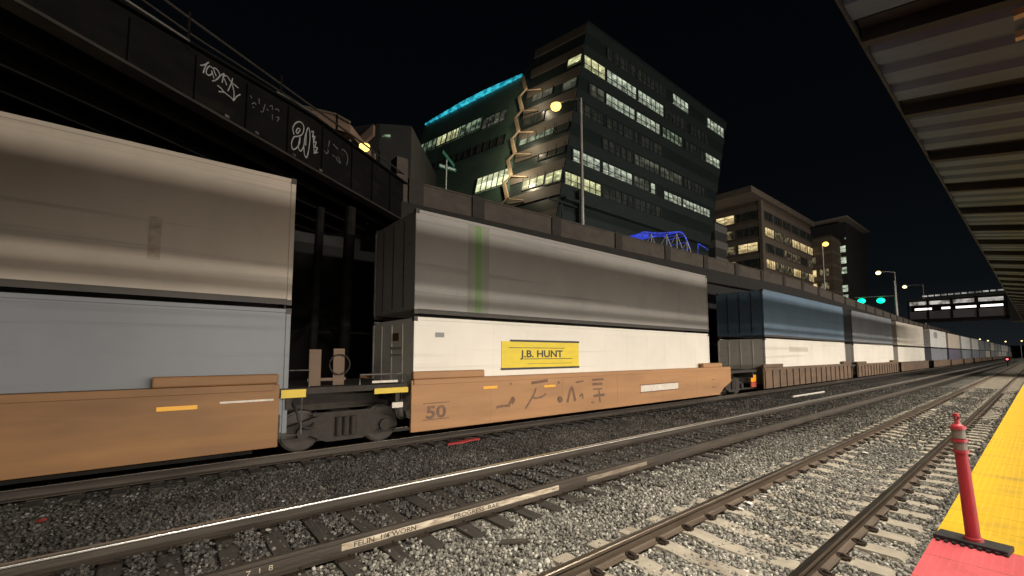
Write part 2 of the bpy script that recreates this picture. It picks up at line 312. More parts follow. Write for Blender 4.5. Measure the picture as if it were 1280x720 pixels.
CAMH = 2.09
TRK = {'A': -2.37, 'B': -5.91, 'C': -10.97}
def scatter(name, n, ylo, yhi, xlo, xhi, smin, smax, label):
    base = []
    ph = (1 + 5 ** .5) / 2
    for a in (-1, 1):
        for b in (-ph, ph): base += [(0, a, b), (a, b, 0), (b, 0, a)]
    base = np.array(base); base /= np.linalg.norm(base[0])
    # hull faces of the icosahedron
    fs = []
    d = np.linalg.norm(base[:, None] - base[None], axis=2); e = d[d > .01].min() * 1.01
    for i in range(12):
        for j in range(i + 1, 12):
            for k in range(j + 1, 12):
                if d[i, j] < e and d[j, k] < e and d[i, k] < e:
                    nrm = np.cross(base[j] - base[i], base[k] - base[i])
                    fs.append((i, j, k) if nrm @ base[i] > 0 else (i, k, j))
    fs = np.array(fs)
    x = rng.uniform(xlo, xhi, n); y = rng.uniform(ylo, yhi, n)
    # keep roughly what the photograph can see (and a good margin beside it)
    az = np.degrees(np.arctan2(-x, y)); keep = (az > -4) & (az < 112)
    # not on the rails, fewer on the sleepers
    for k, sp, ph_, half, wood in (('A', .604, .0, 1.27, False), ('B', .5, .22, 1.3, True), ('C', .5, .1, 1.3, True)):
        c = TRK[k]
        for r in (-.755, .755): keep &= ~(np.abs(x - c - r) < .082)
        on = (np.abs(((y - ph_ + sp / 2) % sp) - sp / 2) < .125) & (np.abs(x - c) < half)
        keep &= ~(on & (rng.random(n) > (np.where(x < -1.5, np.where(y > 9, .75, .42), np.where(y > 12, .4, .10)) if k == 'A' else .10)))
    # ballast pulled back under the middle track's near rail
    keep &= ~((x > TRK['B'] + .755) & (x < TRK['B'] + .98) & (rng.random(n) > .35))
    x = x[keep]; y = y[keep]; n = len(x)
    s = rng.uniform(smin, smax, n) * rng.choice([.75, 1., 1., 1.25], n)
    v = base[None] * (1 + rng.uniform(-.38, .3, (n, 12, 1)))
    v *= rng.uniform(.65, 1.25, (n, 1, 3))
    q = rng.normal(size=(n, 4)); q /= np.linalg.norm(q, axis=1)[:, None]; w, a, b, c = q.T
    R = np.stack([np.stack([1 - 2 * (b * b + c * c), 2 * (a * b - c * w), 2 * (a * c + b * w)], -1),
                  np.stack([2 * (a * b + c * w), 1 - 2 * (a * a + c * c), 2 * (b * c - a * w)], -1),
                  np.stack([2 * (a * c - b * w), 2 * (b * c + a * w), 1 - 2 * (a * a + b * b)], -1)], 1)
    v = np.einsum('nij,nkj->nki', R, v) * s[:, None, None]
    z = GZ + s * .35 + rng.uniform(0, .035, n)
    z = np.where(x < -9.55, z - .035, z)
    z += .02 * np.sin(x * 1.7 + .6 * np.sin(y * .9)) * np.cos(y * 1.1 + x)
    z = np.where((x > TRK['B'] - .75) & (x < TRK['B'] + .66), z + .022, z)
    v += np.stack([x, y, z], -1)[:, None, :]
    V = v.reshape(-1, 3).astype(np.float32); F = (fs[None] + (np.arange(n) * 12)[:, None, None]).reshape(-1).astype(np.int32)
    me = bpy.data.meshes.new(name); me.vertices.add(len(V)); me.vertices.foreach_set('co', V.ravel())
    nf = len(F) // 3; me.loops.add(len(F)); me.loops.foreach_set('vertex_index', F)
    me.polygons.add(nf); me.polygons.foreach_set('loop_start', np.arange(nf, dtype=np.int32) * 3)
    me.update(calc_edges=True); me.validate()
    at = me.attributes.new('tone', 'FLOAT', 'POINT')
    at.data.foreach_set('value', np.repeat(np.clip(rng.normal(.52, .26, n), 0, 1), 12).astype(np.float32))
    me.materials.append(M['stone'])
    o = bpy.data.objects.new(name, me); COL.objects.link(o); o['kind'] = 'stuff'; o['label'] = label; o['category'] = 'gravel'
scatter('ballast_stones', 165000, -2.5, 14., -10.3, -.8, .012, .026, 'loose grey crushed stone ballast around the tracks')
scatter('far_ballast_stones', 34000, 14., 42., -10.3, -.8, .02, .036, 'loose grey ballast stones further down the tracks')

# ------------------------------------------------------------------ tracks
def rail_section(x, head_only=False):
    h = [(-.036, -.004), (-.030, 0), (.030, 0), (.036, -.004), (.036, -.036)]
    if head_only is True: return [(x + a, z) for a, z in [(-.030, .0012), (.030, .0012), (.0372, -.006), (.0372, -.012), (-.0372, -.012), (-.0372, -.006)]]
    if head_only == 'worn': return [(x + a, z) for a, z in [(-.034, .003), (-.004, .004), (.026, -.0005), (.0315, -.0035), (.0385, -.018), (.0385, -.03), (-.0372, -.03), (-.0372, -.001)]]
    pts = [(-.036, -.036), (-.036, -.004), (-.030, 0), (.030, 0), (.036, -.004), (.036, -.036), (.010, -.047), (.009, -.145), (.03, -.16), (.072, -.17), (.072, -.182), (-.072, -.182), (-.072, -.17), (-.03, -.16), (-.009, -.145), (-.010, -.047)]
    return [(x + a, z) for a, z in pts]
YR = (-9., 420.)
def rail_mb(x, head=False):
    mb = MB(); mb.prism([(a, YR[0], z) for a, z in rail_section(x, head)], (0, YR[1] - YR[0], 0)); return mb
def sleeper_mesh(name, half, top, w, m, tilt=0):
    mb = MB()
    if m is M['concrete_tie']:
        pts = [(-half, top - .03), (-half + .05, top), (-.5, top), (-.3, top - .03), (.3, top - .03), (.5, top), (half - .05, top), (half, top - .03), (half, top - .2), (-half, top - .2)]
        mb.prism([(a, -w / 2, z) for a, z in pts], (0, w, 0))
    else: mb.box(-half, half, -w / 2, w / 2, top - .2, top)
    me = bpy.data.meshes.new(name); me.from_pydata(mb.v, [], mb.f); me.update(); me.materials.append(m); return me
def clip_mesh():
    mb = MB()
    mb.tube([(.135, -.055, .015), (.06, -.05, .02), (.02, -.02, .035), (.03, .02, .035), (.075, .035, .03), (.125, .03, .02), (.14, .0, .03), (.09, -.012, .045), (.045, -.008, .03)], .0145, 6)
    mb.box(.07, .15, -.045, .045, -.008, .028)
    me = bpy.data.meshes.new('rail_clip'); me.from_pydata(mb.v, [], mb.f); me.update(); me.materials.append(M['clip']); return me
clipm = clip_mesh()
def track(key, label, kind, sp, ph, half, w, heads):
    cx = TRK[key]; t = thing('railway_track', (cx, 0, 0), label, 'railway track', 'parallel railway tracks')
    for sd, hm in zip((-1, 1), heads):
        r = part('rail', rail_mb(cx + sd * .755), M['rail_rust' if key == 'A' else 'rail_dark'], t)
        part('rail_head', rail_mb(cx + sd * .755, 'worn' if hm is M['rail_shiny'] else True), hm, r)
    top = -.186 if kind != 'wood' else -.19
    m = M['concrete_tie'] if kind != 'wood' else M['wood_tie']
    me = sleeper_mesh('sleeper', half, top, w, m)
    y0 = -3 if key != 'A' else 1
    k0 = math.ceil((y0 - ph) / sp); far = MB()
    for k in range(k0, k0 + 100):
        o = bpy.data.objects.new('sleeper', me); COL.objects.link(o); o.parent = t
        jit = random.uniform(-.03, .03) if kind == 'wood' else random.uniform(-.008, .008)
        o.location = (jit, ph + k * sp + (random.uniform(-.03, .03) if kind == 'wood' else 0), random.uniform(-.006, .003))
        o.rotation_euler = (0, 0, random.uniform(-.025, .025) if kind == 'wood' else random.uniform(-.004, .004))
        if kind != 'wood' and k < k0 + 60:
            for rx in (-.755, .755):
                for sg in (-1, 1):
                    c = bpy.data.objects.new('rail_clip', clipm); COL.objects.link(c); c.parent = o
                    c.location = (rx, 0, top + .004); c.rotation_euler = (0, 0, 0 if sg > 0 else PI)
        elif kind == 'wood' and k < k0 + 40:
            for rx in (-.755, .755):
                c = bpy.data.objects.new('tie_plate', plate_me); COL.objects.link(c); c.parent = o; c.location = (rx, 0, top)
    for k in range(k0 + 100, k0 + 100 + 300): far.box(cx - half, cx + half, ph + k * sp - w / 2, ph + k * sp + w / 2, top - .2, top)
    f = part('far_sleepers', far, m, t); f['kind'] = 'stuff'
    return t
pm = MB(); pm.box(-.17, .17, -.09, .09, .0, .012); pm.box(-.105, -.085, -.07, -.045, .01, .035); pm.box(.085, .105, .045, .07, .01, .035)
plate_me = bpy.data.meshes.new('tie_plate'); plate_me.from_pydata(pm.v, [], pm.f); plate_me.update(); plate_me.materials.append(M['clip'])
track('A', 'track with pale concrete sleepers and spring clips next to the yellow platform', 'concrete', .604, .0, 1.27, .25, (M['rail_head'], M['rail_head']))
tB = track('B', 'middle track with dark wooden sleepers and white lettering on its rail', 'wood', .5, .22, 1.3, .2, (M['rail_shiny'], M['rail_dark']))
track('C', 'track under the moving freight train with dark tie ends', 'wood', .5, .1, 1.3, .2, (M['rail_head'], M['rail_head']))
# painted web with stencilled lettering on the middle track's near rail
xw = TRK['B'] + .755 + .0125
wp = MB(); wp.quad((xw, 1.72, -.137), (xw, 5.2, -.137), (xw, 5.2, -.058), (xw, 1.72, -.058))
wp2 = MB(); wp2.quad((xw, 5.9, -.137), (xw, 7.7, -.137), (xw, 7.7, -.058), (xw, 5.9, -.058))
part('painted_band', wp, M['paint_white'], tB)
part('painted_band', wp2, mat('web_paint_worn', (.26, .215, .16), (.16, .125, .09), .7, 0, (12, 4, 30), lo=.4, hi=.62, c3=(.09, .068, .05), s3=(6, 3, 40), lo3=.5, hi3=.62), tB)
part('stencil_lettering', text_mb('FELIN  1/4 WORN', .082, (xw + .002, 1.86, -.127), (0, 1, 0), (0, 0, 1), .78, .001), M['ink'], tB)
part('stencil_lettering', text_mb('PROGRESS  RAIL', .082, (xw + .002, 3.2, -.127), (0, 1, 0), (0, 0, 1), .78, .001), M['ink'], tB)
part('stencil_lettering', text_mb('7  1  8', .075, (xw + .002, .79, -.125), (0, 1, 0), (0, 0, 1), .24), M['paint_white'], tB)

# ------------------------------------------------------------------ platform
PX = -.79
p = MB(); p.box(PX + .01, 9.5, -12, 130, -.6, .242); solo('platform', p, M['platform'], kind='structure')
def tactile(name, y0, y1, m):
    mb = MB(); mb.box(PX - .012, .62, y0, y1, .16, .25)
    o = solo(name, mb, m, kind='structure'); return o
tactile('tactile_paving', 6.2, 130, M['yellow'])
tactile('red_paving', -12, 6.196, M['pink'])
def dome_grid(name, y0, y1, m):
    xs = np.arange(PX + .04, .6, .06); ys = np.arange(y0 + .03, y1, .06)
    X, Y = np.meshgrid(xs, ys); X = X.ravel(); Y = Y.ravel()
    c = np.array([(math.cos(a), math.sin(a)) for a in np.arange(6) * PI / 3])
    lo = np.zeros((len(X), 6, 3)); hi = np.zeros((len(X), 6, 3))
    lo[..., :2] = c * .013 + np.stack([X, Y], -1)[:, None]; lo[..., 2] = .25
    hi[..., :2] = c * .007 + np.stack([X, Y], -1)[:, None]; hi[..., 2] = .2525
    v = np.concatenate([lo, hi], 1).reshape(-1, 3)
    f = []
    for i in range(len(X)):
        b = i * 12
        f += [(b + j, b + (j + 1) % 6, b + 6 + (j + 1) % 6, b + 6 + j) for j in range(6)] + [tuple(range(b + 6, b + 12))]
    me = bpy.data.meshes.new(name); me.from_pydata(v.tolist(), [], f); me.update(); me.materials.append(m)
    o = bpy.data.objects.new(name, me); COL.objects.link(o); o['kind'] = 'structure'
dome_grid('tactile_paving_domes', 6.22, 16, M['yellow']); dome_grid('red_paving_domes', 3.6, 6.17, M['pink'])

jt = MB()
for i in range(60): jt.box(PX - .013, .621, 6.196 + .61 * i - .003, 6.196 + .61 * i + .003, .2, .2508)
for i in range(1, 12): jt.box(PX - .013, .621, 6.196 - .61 * i - .003, 6.196 - .61 * i + .003, .2, .2508)
solo('paving_joint', jt, mat('joint_dirt', (.16, .09, .02), rough=.9), kind='structure')
# ------------------------------------------------------------------ delineator post
bl = thing('delineator_post', (-.54, 6.2, .25), 'red plastic delineator post with grey reflective bands on a black rubber base', 'bollard')
bb = MB(); bb.prism([(-.80, 6.10, .251), (-.77, 6.33, .251), (-.27, 6.28, .251), (-.30, 6.05, .251)], (0, 0, .045))
for i in range(9): bb.box(-.775 + i * .056, -.745 + i * .056, 6.035 + .0 , 6.07, .251, .275)
part('base', bb, M['rubber'], bl, bevel=.006)
ax = lambda t: (-.525 - .045 * t, 6.19 + .0 * t, .29 + t)
def ring(t0, t1, r0, r1, n=20): return MB().tube([ax(t0), ax(t1)], [r0, r1], n)
mb = MB().tube([ax(0), ax(.03), ax(.035), ax(.84)], [.072, .07, .054, .048], 20); part('post', mb, M['bollard'], bl, smooth=False)
for a, b_ in ((.855, .93), (.965, 1.055)): part('reflective_band', ring(a, b_, .051, .051), M['reflective'], bl)
for a in (.84, .945, 1.068): part('collar', ring(a - .013, a + .013, .062, .06), M['bollard'], bl)
mb = MB().tube([ax(1.06), ax(1.09), ax(1.105), ax(1.14)], [.056, .046, .02, .018], 18)
mb.tube([ax(1.125) , (ax(1.14)[0] - .012, 6.19, ax(1.14)[2] + .01), (ax(1.18)[0] - .012, 6.19, ax(1.18)[2]), (ax(1.2)[0], 6.19, ax(1.2)[2]), (ax(1.18)[0] + .016, 6.19, ax(1.18)[2]), (ax(1.14)[0] + .014, 6.19, ax(1.14)[2])], .012, 8)
mb.tube([ax(1.175), ax(1.205)], .024, 12)
part('handle', mb, M['bollard'], bl)

# ------------------------------------------------------------------ containers
def cmat(name, c, streak=.72, rough=.5, dirt=.45, c3=None):
    return mat('container_' + name, c, tuple(x * streak for x in c), rough, 0, (.6, .5, .5), detail=6, lo=.4, hi=.68,
               c3=c3 or tuple(x * dirt for x in c), s3=(2., .09, 4.5), lo3=.57, hi3=.8, bump=.06, bscale=(1, 1.6, .8))
CM = {'white': cmat('white', (.78, .74, .66), .9, .45, .62), 'beige': cmat('beige', (.48, .415, .34), .82), 'greyblue': cmat('greyblue', (.175, .192, .215), .85),
      'grey': cmat('grey', (.335, .32, .30), .85), 'blue': cmat('blue', (.145, .225, .32), .85, .38), 'slate': cmat('slate', (.24, .26, .29), .8, .35),
      'cream': cmat('cream', (.58, .53, .45), .85), 'pale': cmat('pale', (.62, .61, .58), .85, .4), 'purple': cmat('purple', (.10, .09, .14), .85), 'dim': cmat('dim', (.25, .26, .26), .8)}
XS, XB = -9.55, -12.14     # near side and far side of the containers
def container(y0, y1, z0, z1, m, label, group=None, ribs=False, detail=True):
    t = thing('container', ((XS + XB) / 2, (y0 + y1) / 2, z0), label, 'container', group)
    mb = MB(); mb.box(XB + .02, XS - .015, y0 + .03, y1 - .03, z0 + .1, z1 - .03)
    if ribs:
        n = int((y1 - y0 - .5) / .55)
        for i in range(n):
            yy = y0 + .35 + i * (y1 - y0 - .7) / (n - 1)
            mb.prism([(XS - .017, yy - .10, z0 + .2), (XS - .004, yy - .06, z0 + .2), (XS - .004, yy + .06, z0 + .2), (XS - .017, yy + .10, z0 + .2)], (0, 0, z1 - z0 - .33))
    if not detail: part('body', mb, m, t); return t
    for x0, x1 in ((XS - .06, XS), (XB, XB + .06)):
        part('top_rail', MB().box(x0, x1, y0 + .09, y1 - .09, z1 - .085, z1 - .002), m, t, bevel=.01)
        part('bottom_rail', MB().box(x0, x1 , y0 + .09, y1 - .09, z0 + .01, z0 + .125), M['seam'], t)
    for yy in (y0, y1 - .09):
        for x0, x1 in ((XS - .09, XS + .002), (XB, XB + .09)):
            q = part('corner_post', MB().box(x0, x1, yy, yy + .09, z0, z1), m, t, bevel=.008)
            for za, zb in ((z0 - .001, z0 + .11), (z1 - .11, z1 + .006)): part('corner_casting', MB().box(x0 - .002, x1 + .004, yy - .004, yy + .094, za, zb), M['seam'], q)
    # rivet line strips on the side
    for zz in (z0 + .32, z1 - .2): mb.box(XS - .016, XS - .009, y0 + .1, y1 - .1, zz - .009, zz + .009)
    k_ = max(2, round((y1 - y0) / 1.22))
    for i in range(1, k_): mb.box(XS - .0165, XS - .0125, y0 + (y1 - y0) * i / k_ - .025, y0 + (y1 - y0) * i / k_ + .025, z0 + .34, z1 - .22)
    part('body', mb, m, t)
    # front wall with frame
    e = MB(); e.box(XB + .1, XS - .1, y0 + .012, y0 + .03, z0 + .13, z1 - .1)
    ep = part('end_panel', e, m, t)
    ef = MB()
    for xx in (-11.5, -10.85, -10.2): ef.box(xx - .02, xx + .02, y0 - .0, y0 + .012, z0 + .2, z1 - .15)
    part('locking_bar', ef, M['seam'] if m is not CM['white'] else m, ep)
    return t
LZ0, LZ1, UZ0, UZ1 = .42, 2.99, 3.06, 5.66
c1u = container(-12.6, 2.05, UZ0, UZ1 + .02, CM['beige'], 'beige upper container at the left edge of the photo, above the grey one')
container(-12.6, 2.05, LZ0, LZ1, CM['greyblue'], 'bluish grey lower container at the left edge above the orange car side')
# lettering panel smudge on the beige box
mb = MB(); mb.quad((XS - .003, -.22, 3.7), (XS - .003, -.05, 3.7), (XS - .003, -.05, 4.45), (XS - .003, -.22, 4.45)); part('faded_marking', mb, mat('faded_mark', (.27, .215, .16), (.42, .36, .29), .6, 0, (6, 4, 6)), c1u)
c2u = container(4.76, 19.4, UZ0, UZ1, CM['grey'], 'grey upper container with a painted streak of green light, above the white one with the yellow panel')
c2l = container(4.76, 19.4, LZ0, LZ1, CM['white'], 'white lower container carrying the yellow lettered panel')
for ya, yb, dx, mm in ((6.3, 7.0, -.007, 'green_light_halo'), (6.54, 6.74, -.005, 'green_light_streak')):  # streak of green light and its halo, painted on as flat colour
    mb = MB(); mb.quad((XS + dx, ya, UZ0 + .13), (XS + dx, yb, UZ0 + .13), (XS + dx, yb, UZ1 - .1), (XS + dx, ya, UZ1 - .1)); part('painted_light_streak', mb, M[mm], c2u)
sp_ = part('sign_panel', MB().box(XS - .014, XS + .004, 7.44, 10.62, 1.68, 2.44), M['hunt_yellow'], c2l)
bd = MB(); bd.box(XS + .004, XS + .010, 7.42, 10.64, 1.63, 1.69); bd.box(XS + .004, XS + .010, 7.75, 10.64, 2.43, 2.49); bd.box(XS + .004, XS + .007, 7.7, 9.95, 2.25, 2.268); bd.box(XS + .004, XS + .007, 8.25, 10.3, 1.925, 1.945); bd.box(XS + .004, XS + .007, 8.4, 10.3, 1.79, 1.80)
part('panel_border', bd, M['black_paint'], sp_)
part('lettering', text_mb('J.B. HUNT', .29, (XS + .0075, 8.12, 1.985), (0, 1, 0), (0, 0, 1), 1.75, .008), M['black_paint'], sp_)
for (ya, yb, za, zb, mm) in ((5.35, 5.6, 2.5, 2.62, 'dim'),):
    mb = MB(); mb.quad((XS - .005, ya, za), (XS - .005, yb, za), (XS - .005, yb, zb), (XS - .005, ya, zb)); part('small_marking', mb, CM[mm], c2l)
mb = MB(); mb.box(-10.75, -10.4, 4.755, 4.764, 2.42, 2.62); part('end_placard', mb, mat('placard_brown', (.12, .07, .02), rough=.6), c2l)
mb = MB(); mb.box(-10.9, -10.2, 4.755, 4.764, 2.2, 2.26); mb.box(-10.9, -10.2, 4.755, 4.764, 2.04, 2.08); part('end_stripe', mb, mat('stripe_olive', (.35, .34, .2), rough=.6), c2l)
container(25.7, 40.9, UZ0 - .05, UZ1, CM['blue'], 'dark blue upper container, third stack from the left')
c3l = container(25.7, 40.9, LZ0 - .1, LZ1 - .06, CM['white'], 'white lower container beneath the dark blue one')
mb = MB(); mb.quad((XS - .005, 29.3, 2.2), (XS - .005, 32.5, 2.2), (XS - .005, 32.5, 2.5), (XS - .005, 29.3, 2.5)); part('faded_marking', mb, CM['cream'], c3l)
container(43.3, 58., UZ0 - .1, UZ1 - .06, CM['slate'], 'slate grey upper container with a pale sheen, right after the blue one')
container(43.3, 58., LZ0 - .1, LZ1 - .1, CM['white'], 'white lower container beneath the slate grey one')
container(60.3, 76.7, UZ0 - .15, UZ1 - .14, CM['cream'], 'cream upper container between the slate grey stack and the one with a dark marking', detail=False)
container(60.3, 76.7, LZ0 - .1, LZ1 - .15, CM['white'], 'off white lower container beneath the cream one', detail=False)
c6 = container(82., 97.6, UZ0 - .15, UZ1 - .16, CM['pale'], 'pale upper container with a small dark marking near its left end', detail=False)
mb = MB(); mb.box(XS - .016, XS + .004, 85.3, 88.6, 4.3, 5.2); part('dark_marking', mb, CM['dim'], c6)
container(82., 97.6, LZ0 - .1, LZ1 - .15, CM['slate'], 'grey lower container beneath the pale one with the dark marking', detail=False)
container(100., 115.6, UZ0 - .15, UZ1 - .18, CM['beige'], 'tan upper container far along the train above the dark purple one', detail=False)
container(100., 115.6, LZ0 - .1, LZ1 - .15, CM['purple'], 'dark purple lower container far along the train', detail=False)
container(118.5, 134., UZ0 - .15, UZ1 - .2, CM['pale'], 'bright pale upper container just past the dark purple stack', detail=False)
container(118.5, 134., LZ0 - .1, LZ1 - .15, CM['slate'], 'dull grey lower container just past the dark purple stack', detail=False)
y = 138.5; k = 0
fm = ['pale', 'cream', 'pale', 'slate', 'dim', 'pale', 'slate', 'dim']
fp = {}
while y < 390:
    for zz, sh in ((UZ0 - .15, 0), (LZ0 - .1, 3)):
        key = fm[(k * 3 + sh) % len(fm)]
        if key not in fp:
            fp[key] = container(y, y + 15.4, zz, zz + 2.57, CM[key], 'small distant container near the vanishing end of the train', 'distant containers at the end of the train', detail=False)
        else: dup(fp[key], ((XS + XB) / 2, y + 7.7, zz))
    y += 17.5 + (2.6 if k % 3 == 2 else 0); k += 1

# ------------------------------------------------------------------ well cars
XC = -9.30; TC = -10.97
def wheelset(yc):
    w = MB()
    for sx in (-.755, .755):
        xo = TC + sx; d = .07 if sx > 0 else -.07
        w.tube([(xo - d, yc, .435), (xo - d * .9, yc, .435), (xo + d * .4, yc, .435), (xo + d * .5, yc, .435), (xo + d, yc, .435)], [.46, .46, .43, .39, .39], 28)
    w.cyl((TC - 1.05, yc, .435), (TC + 1.05, yc, .435), .08, 12); return w
def truck(parent, yc):
    f = MB()
    for sg in (1, -1):
        x0 = TC + sg * 1.03; dx = -.13 * sg
        f.prism([(x0, yc - 1.22, .36), (x0, yc - 1.22, .56), (x0, yc - .85, .66), (x0, yc - .4, .80), (x0, yc + .4, .80), (x0, yc + .85, .66), (x0, yc + 1.22, .56), (x0, yc + 1.22, .36), (x0, yc + .72, .34), (x0, yc + .4, .18), (x0, yc - .4, .18), (x0, yc - .72, .34)], (dx, 0, 0))
        for q in (-.89, .89): f.cyl((x0 + .0, yc + q, .435), (x0 + sg * .09, yc + q, .435), .13, 14)
        for q in (-.16, 0, .16): f.tube([(x0 + sg * .03, yc + q, .30 + .0), (x0 + sg * .03, yc + q, .7)], .07, 10)
        f.box(min(x0, x0 + sg * .02), max(x0, x0 + sg * .02), yc - .7, yc + .7, .75, .82)
    f.box(TC - 1.0, TC + 1.0, yc - .22, yc + .22, .5, .8)
    t = part('truck_frame', f, M['truck'], parent)
    for q in (-.89, .89): part('wheelset', wheelset(yc + q), M['wheel'], t)
def end_platform(parent, y0, y1, m, z=1.28):
    e = MB(); e.box(TC - 1.35, XC - .12, y0, y1, z, z + .12); e.box(TC - .5, TC + .5, y0, y1, .82, z); 
    for yy in (y0 + .15, y1 - .25): e.box(TC - 1.3, XC - .2, yy, yy + .1, z - .3, z)
    part('end_platform', e, m, parent)
def well_car(y0, y1, z0, z1, m, label, poly=None, ribbed=False, caps=(), group='well cars of the freight train', trucks=(), tm=None):
    t = thing('well_car', (TC, (y0 + y1) / 2, 0), label, 'freight car', group)
    side = poly or [(y0, z0), (y1, z0), (y1, z1), (y0, z1)]
    mb = MB(); mb.prism([(XC - .07, a, b) for a, b in side], (.07, 0, 0)); part('side_sill', mb, m, t, bevel=.012)
    mb = MB(); mb.prism([(2 * TC - XC, a, b) for a, b in side], (.07, 0, 0)); part('side_sill', mb, m, t)
    ch = MB(); ch.box(XC, XC + .035, y0 + .05, y1 - .1, z1 - .11, z1 + .012); ch.box(XC - .24, XC, y0 + .05, y1 - .05, z1 + .001, z1 + .013)
    part('top_chord', ch, m, t, bevel=.01)
    if ribbed:
        n = int((y1 - y0) / .98)
        for i in range(n + 1):
            yy = y0 + .15 + i * (y1 - y0 - .3) / n; part('side_post', MB().box(XC, XC + .055, yy - .06, yy + .06, z0 + .02, z1 - .12), m, t)
    for a, b in caps:
        part('raised_end', MB().box(XC - .16, XC - .015, a, b, z1 + .014, z1 + .2), m, t, bevel=.03)
    part('floor', MB().box(2 * TC - XC + .07, XC - .071, y0 + .4, y1 - .4, .24, .3), M['dark_steel'], t)
    for yc in trucks: truck(t, yc)
    return t
w1 = well_car(-14., 1.85, .32, 1.50, M['tan2'], 'orange well car cut off by the left edge of the photo', caps=((-.05, 1.83),), trucks=(3.33,))
end_platform(w1, 1.86, 4.55, M['truck'])
for a, b, c, d, mm in ((1.90, 2.35, 1.24, 1.36, 'label_yellow'),): part('warning_label', MB().box(XC - .14, XC - .11, a, b, c - .02, d + .02), M[mm], w1)
part('reflector', MB().box(XC, XC + .006, .03, .58, 1.135, 1.205), M['reflector'], w1)
fr = MB(); fr.quad((XC + .003, .9, 1.2), (XC + .003, 1.75, 1.2), (XC + .003, 1.75, 1.235), (XC + .003, .9, 1.235)); part('faded_marking', fr, M['white_plate'], w1)
bs = MB(); bs.box(-9.98, -9.92, 2.52, 2.76, 1.40, 2.18); bs.box(-9.98, -9.92, 3.02, 3.26, 1.40, 2.2); bs.box(-9.97, -9.93, 2.5, 3.3, 1.5, 1.56)
part('brake_stand', bs, M['brown'], w1)
part('brake_wheel', MB().tube([(-9.86, 3.14 + .22 * math.cos(a * PI / 9), 1.85 + .22 * math.sin(a * PI / 9)) for a in range(19)], .016, 6), M['truck'], w1)
for yy in (2.15, 4.25): part('air_hose', MB().tube(smooth_pts([(-10.2, yy, 1.2), (-9.75, yy + .1, .95), (-9.7, yy + .2, .62), (-9.85, yy + .45, .55), (-10.2, yy + .6, .8)], 4), .03, 8), M['rubber'], w1)
part('end_step', MB().tube([(-9.5, 1.9, .9), (-9.5, 1.9, .48), (-9.5, 2.3, .48), (-9.5, 2.3, 1.2)], .02, 6), M['handrail'], w1)
hr = MB(); hr.tube([(-9.6, 2.0, 1.4), (-9.6, 2.0, 1.75), (-9.6, 2.45, 1.75), (-9.6, 2.45, 1.4)], .018, 8); part('handrail', hr, M['handrail'], w1); hr = MB(); hr.tube([(-9.6, 3.5, 1.4), (-9.6, 3.5, 1.62), (-9.6, 4.5, 1.62), (-9.6, 4.5, 1.4)], .018, 8)
part('handrail', hr, M['handrail'], w1)
poly2 = [(4.6, .27), (19.7, .25), (20.2, .55), (20.9, .78), (20.9, 1.47), (4.6, 1.47)]
w2 = well_car(4.6, 20.9, .27, 1.47, M['tan'], 'smooth sided tan well car with spray paint marks under the white container', poly=poly2, caps=((4.65, 6.7), (18.35, 20.1)), trucks=(22.5,))
end_platform(w2, 20.93, 24.05, M['truck'], 1.15)
for a, b, c, d in ((6.64, 7.1, 1.165, 1.235), (8.83, 9.3, 1.10, 1.165)): part('reflector', MB().box(XC, XC + .006, a, b, c, d), M['reflector'], w2)
part('white_plate', MB().box(XC, XC + .008, 13.66, 16.2, .70, .93), M['white_plate'], w2)
mb = MB(); mb.box(XC, XC + .004, 13.58, 16.28, .665, .695); mb.box(XC, XC + .004, 13.58, 16.28, .935, .965); part('plate_edge', mb, M['smudge'], w2)
part('white_label', MB().box(XC - .13, XC - .10, 4.18, 4.44, .86, .98), M['white_plate'], w2)
part('warning_label', MB().box(XC - .10, XC - .07, 3.75, 4.55, 1.2, 1.32), M['label_yellow'], w2)
part('grab_plate', MB().box(XC - .12, XC - .09, 3.7, 4.3, 1.44, 1.49), M['white_plate'], w2)
part('car_number', text_mb('50', .4, (XC + .004, 4.98, .56), (0, 1, 0), (0, 0, 1), .55, .012), M['smudge'], w2)
mb = MB(); mb.box(XC, XC + .003, 4.9, 5.62, .515, .535); mb.box(XC, XC + .003, 4.9, 5.62, .90, .92); part('number_frame', mb, M['smudge'], w2)
G = [[(7.54, 1.27), (7.6, 1.25)], [(8.32, 1.25), (8.62, 1.27), (8.98, 1.3)], [(9.39, 1.24), (9.47, 1.2)], [(10.18, 1.19), (10.55, 1.22)], [(7.5, .7), (7.56, .78), (7.62, .87), (7.68, .82), (7.6, .72)], [(7.06, .66), (7.27, .68), (7.54, .67)], [(8.36, .85), (8.49, .81), (8.75, .84), (8.9, .92)], [(9.39, .74), (9.48, .77), (9.56, .69), (9.46, .65), (9.39, .74)], [(10.35, .74), (10.49, .81), (10.5, .66)], [(10.91, .53), (11.07, .5)], [(10.98, 1.1), (11.48, 1.09)], [(10.98, 1.24), (11.54, 1.24)], [(11.0, .94), (11.48, .93)], [(11.02, .72), (11.59, .73)], [(11.3, .9), (11.35, .5)], [(8.1, .55), (8.4, .9), (8.5, 1.1)], [(9.8, .6), (10.0, 1.05), (10.15, .62)]]
mb = MB()
for i, s in enumerate(G):
    o = len(mb.v); ribbon(mb, smooth_pts([(XC, a, b) for a, b in s]), (.05, .085, .07)[i % 3], (1, 0, 0), .003 + .0004 * i)
part('graffiti', mb, M['smudge'], w2)
oe = MB(); oe.box(-9.72, -9.66, 24.0, 24.62, .62, .98); part('orange_placard', oe, M['orange'], w2)
oe = MB(); oe.box(-9.72, -9.66, 24.0, 24.62, .34, .60); part('red_placard', oe, M['redplate'], w2)
for yy in (6.9, 9.6, 12.3, 15.0, 17.7): part('weld_seam', MB().box(XC - .002, XC + .003, yy - .012, yy + .012, .29, 1.35), M['tan'], w2)
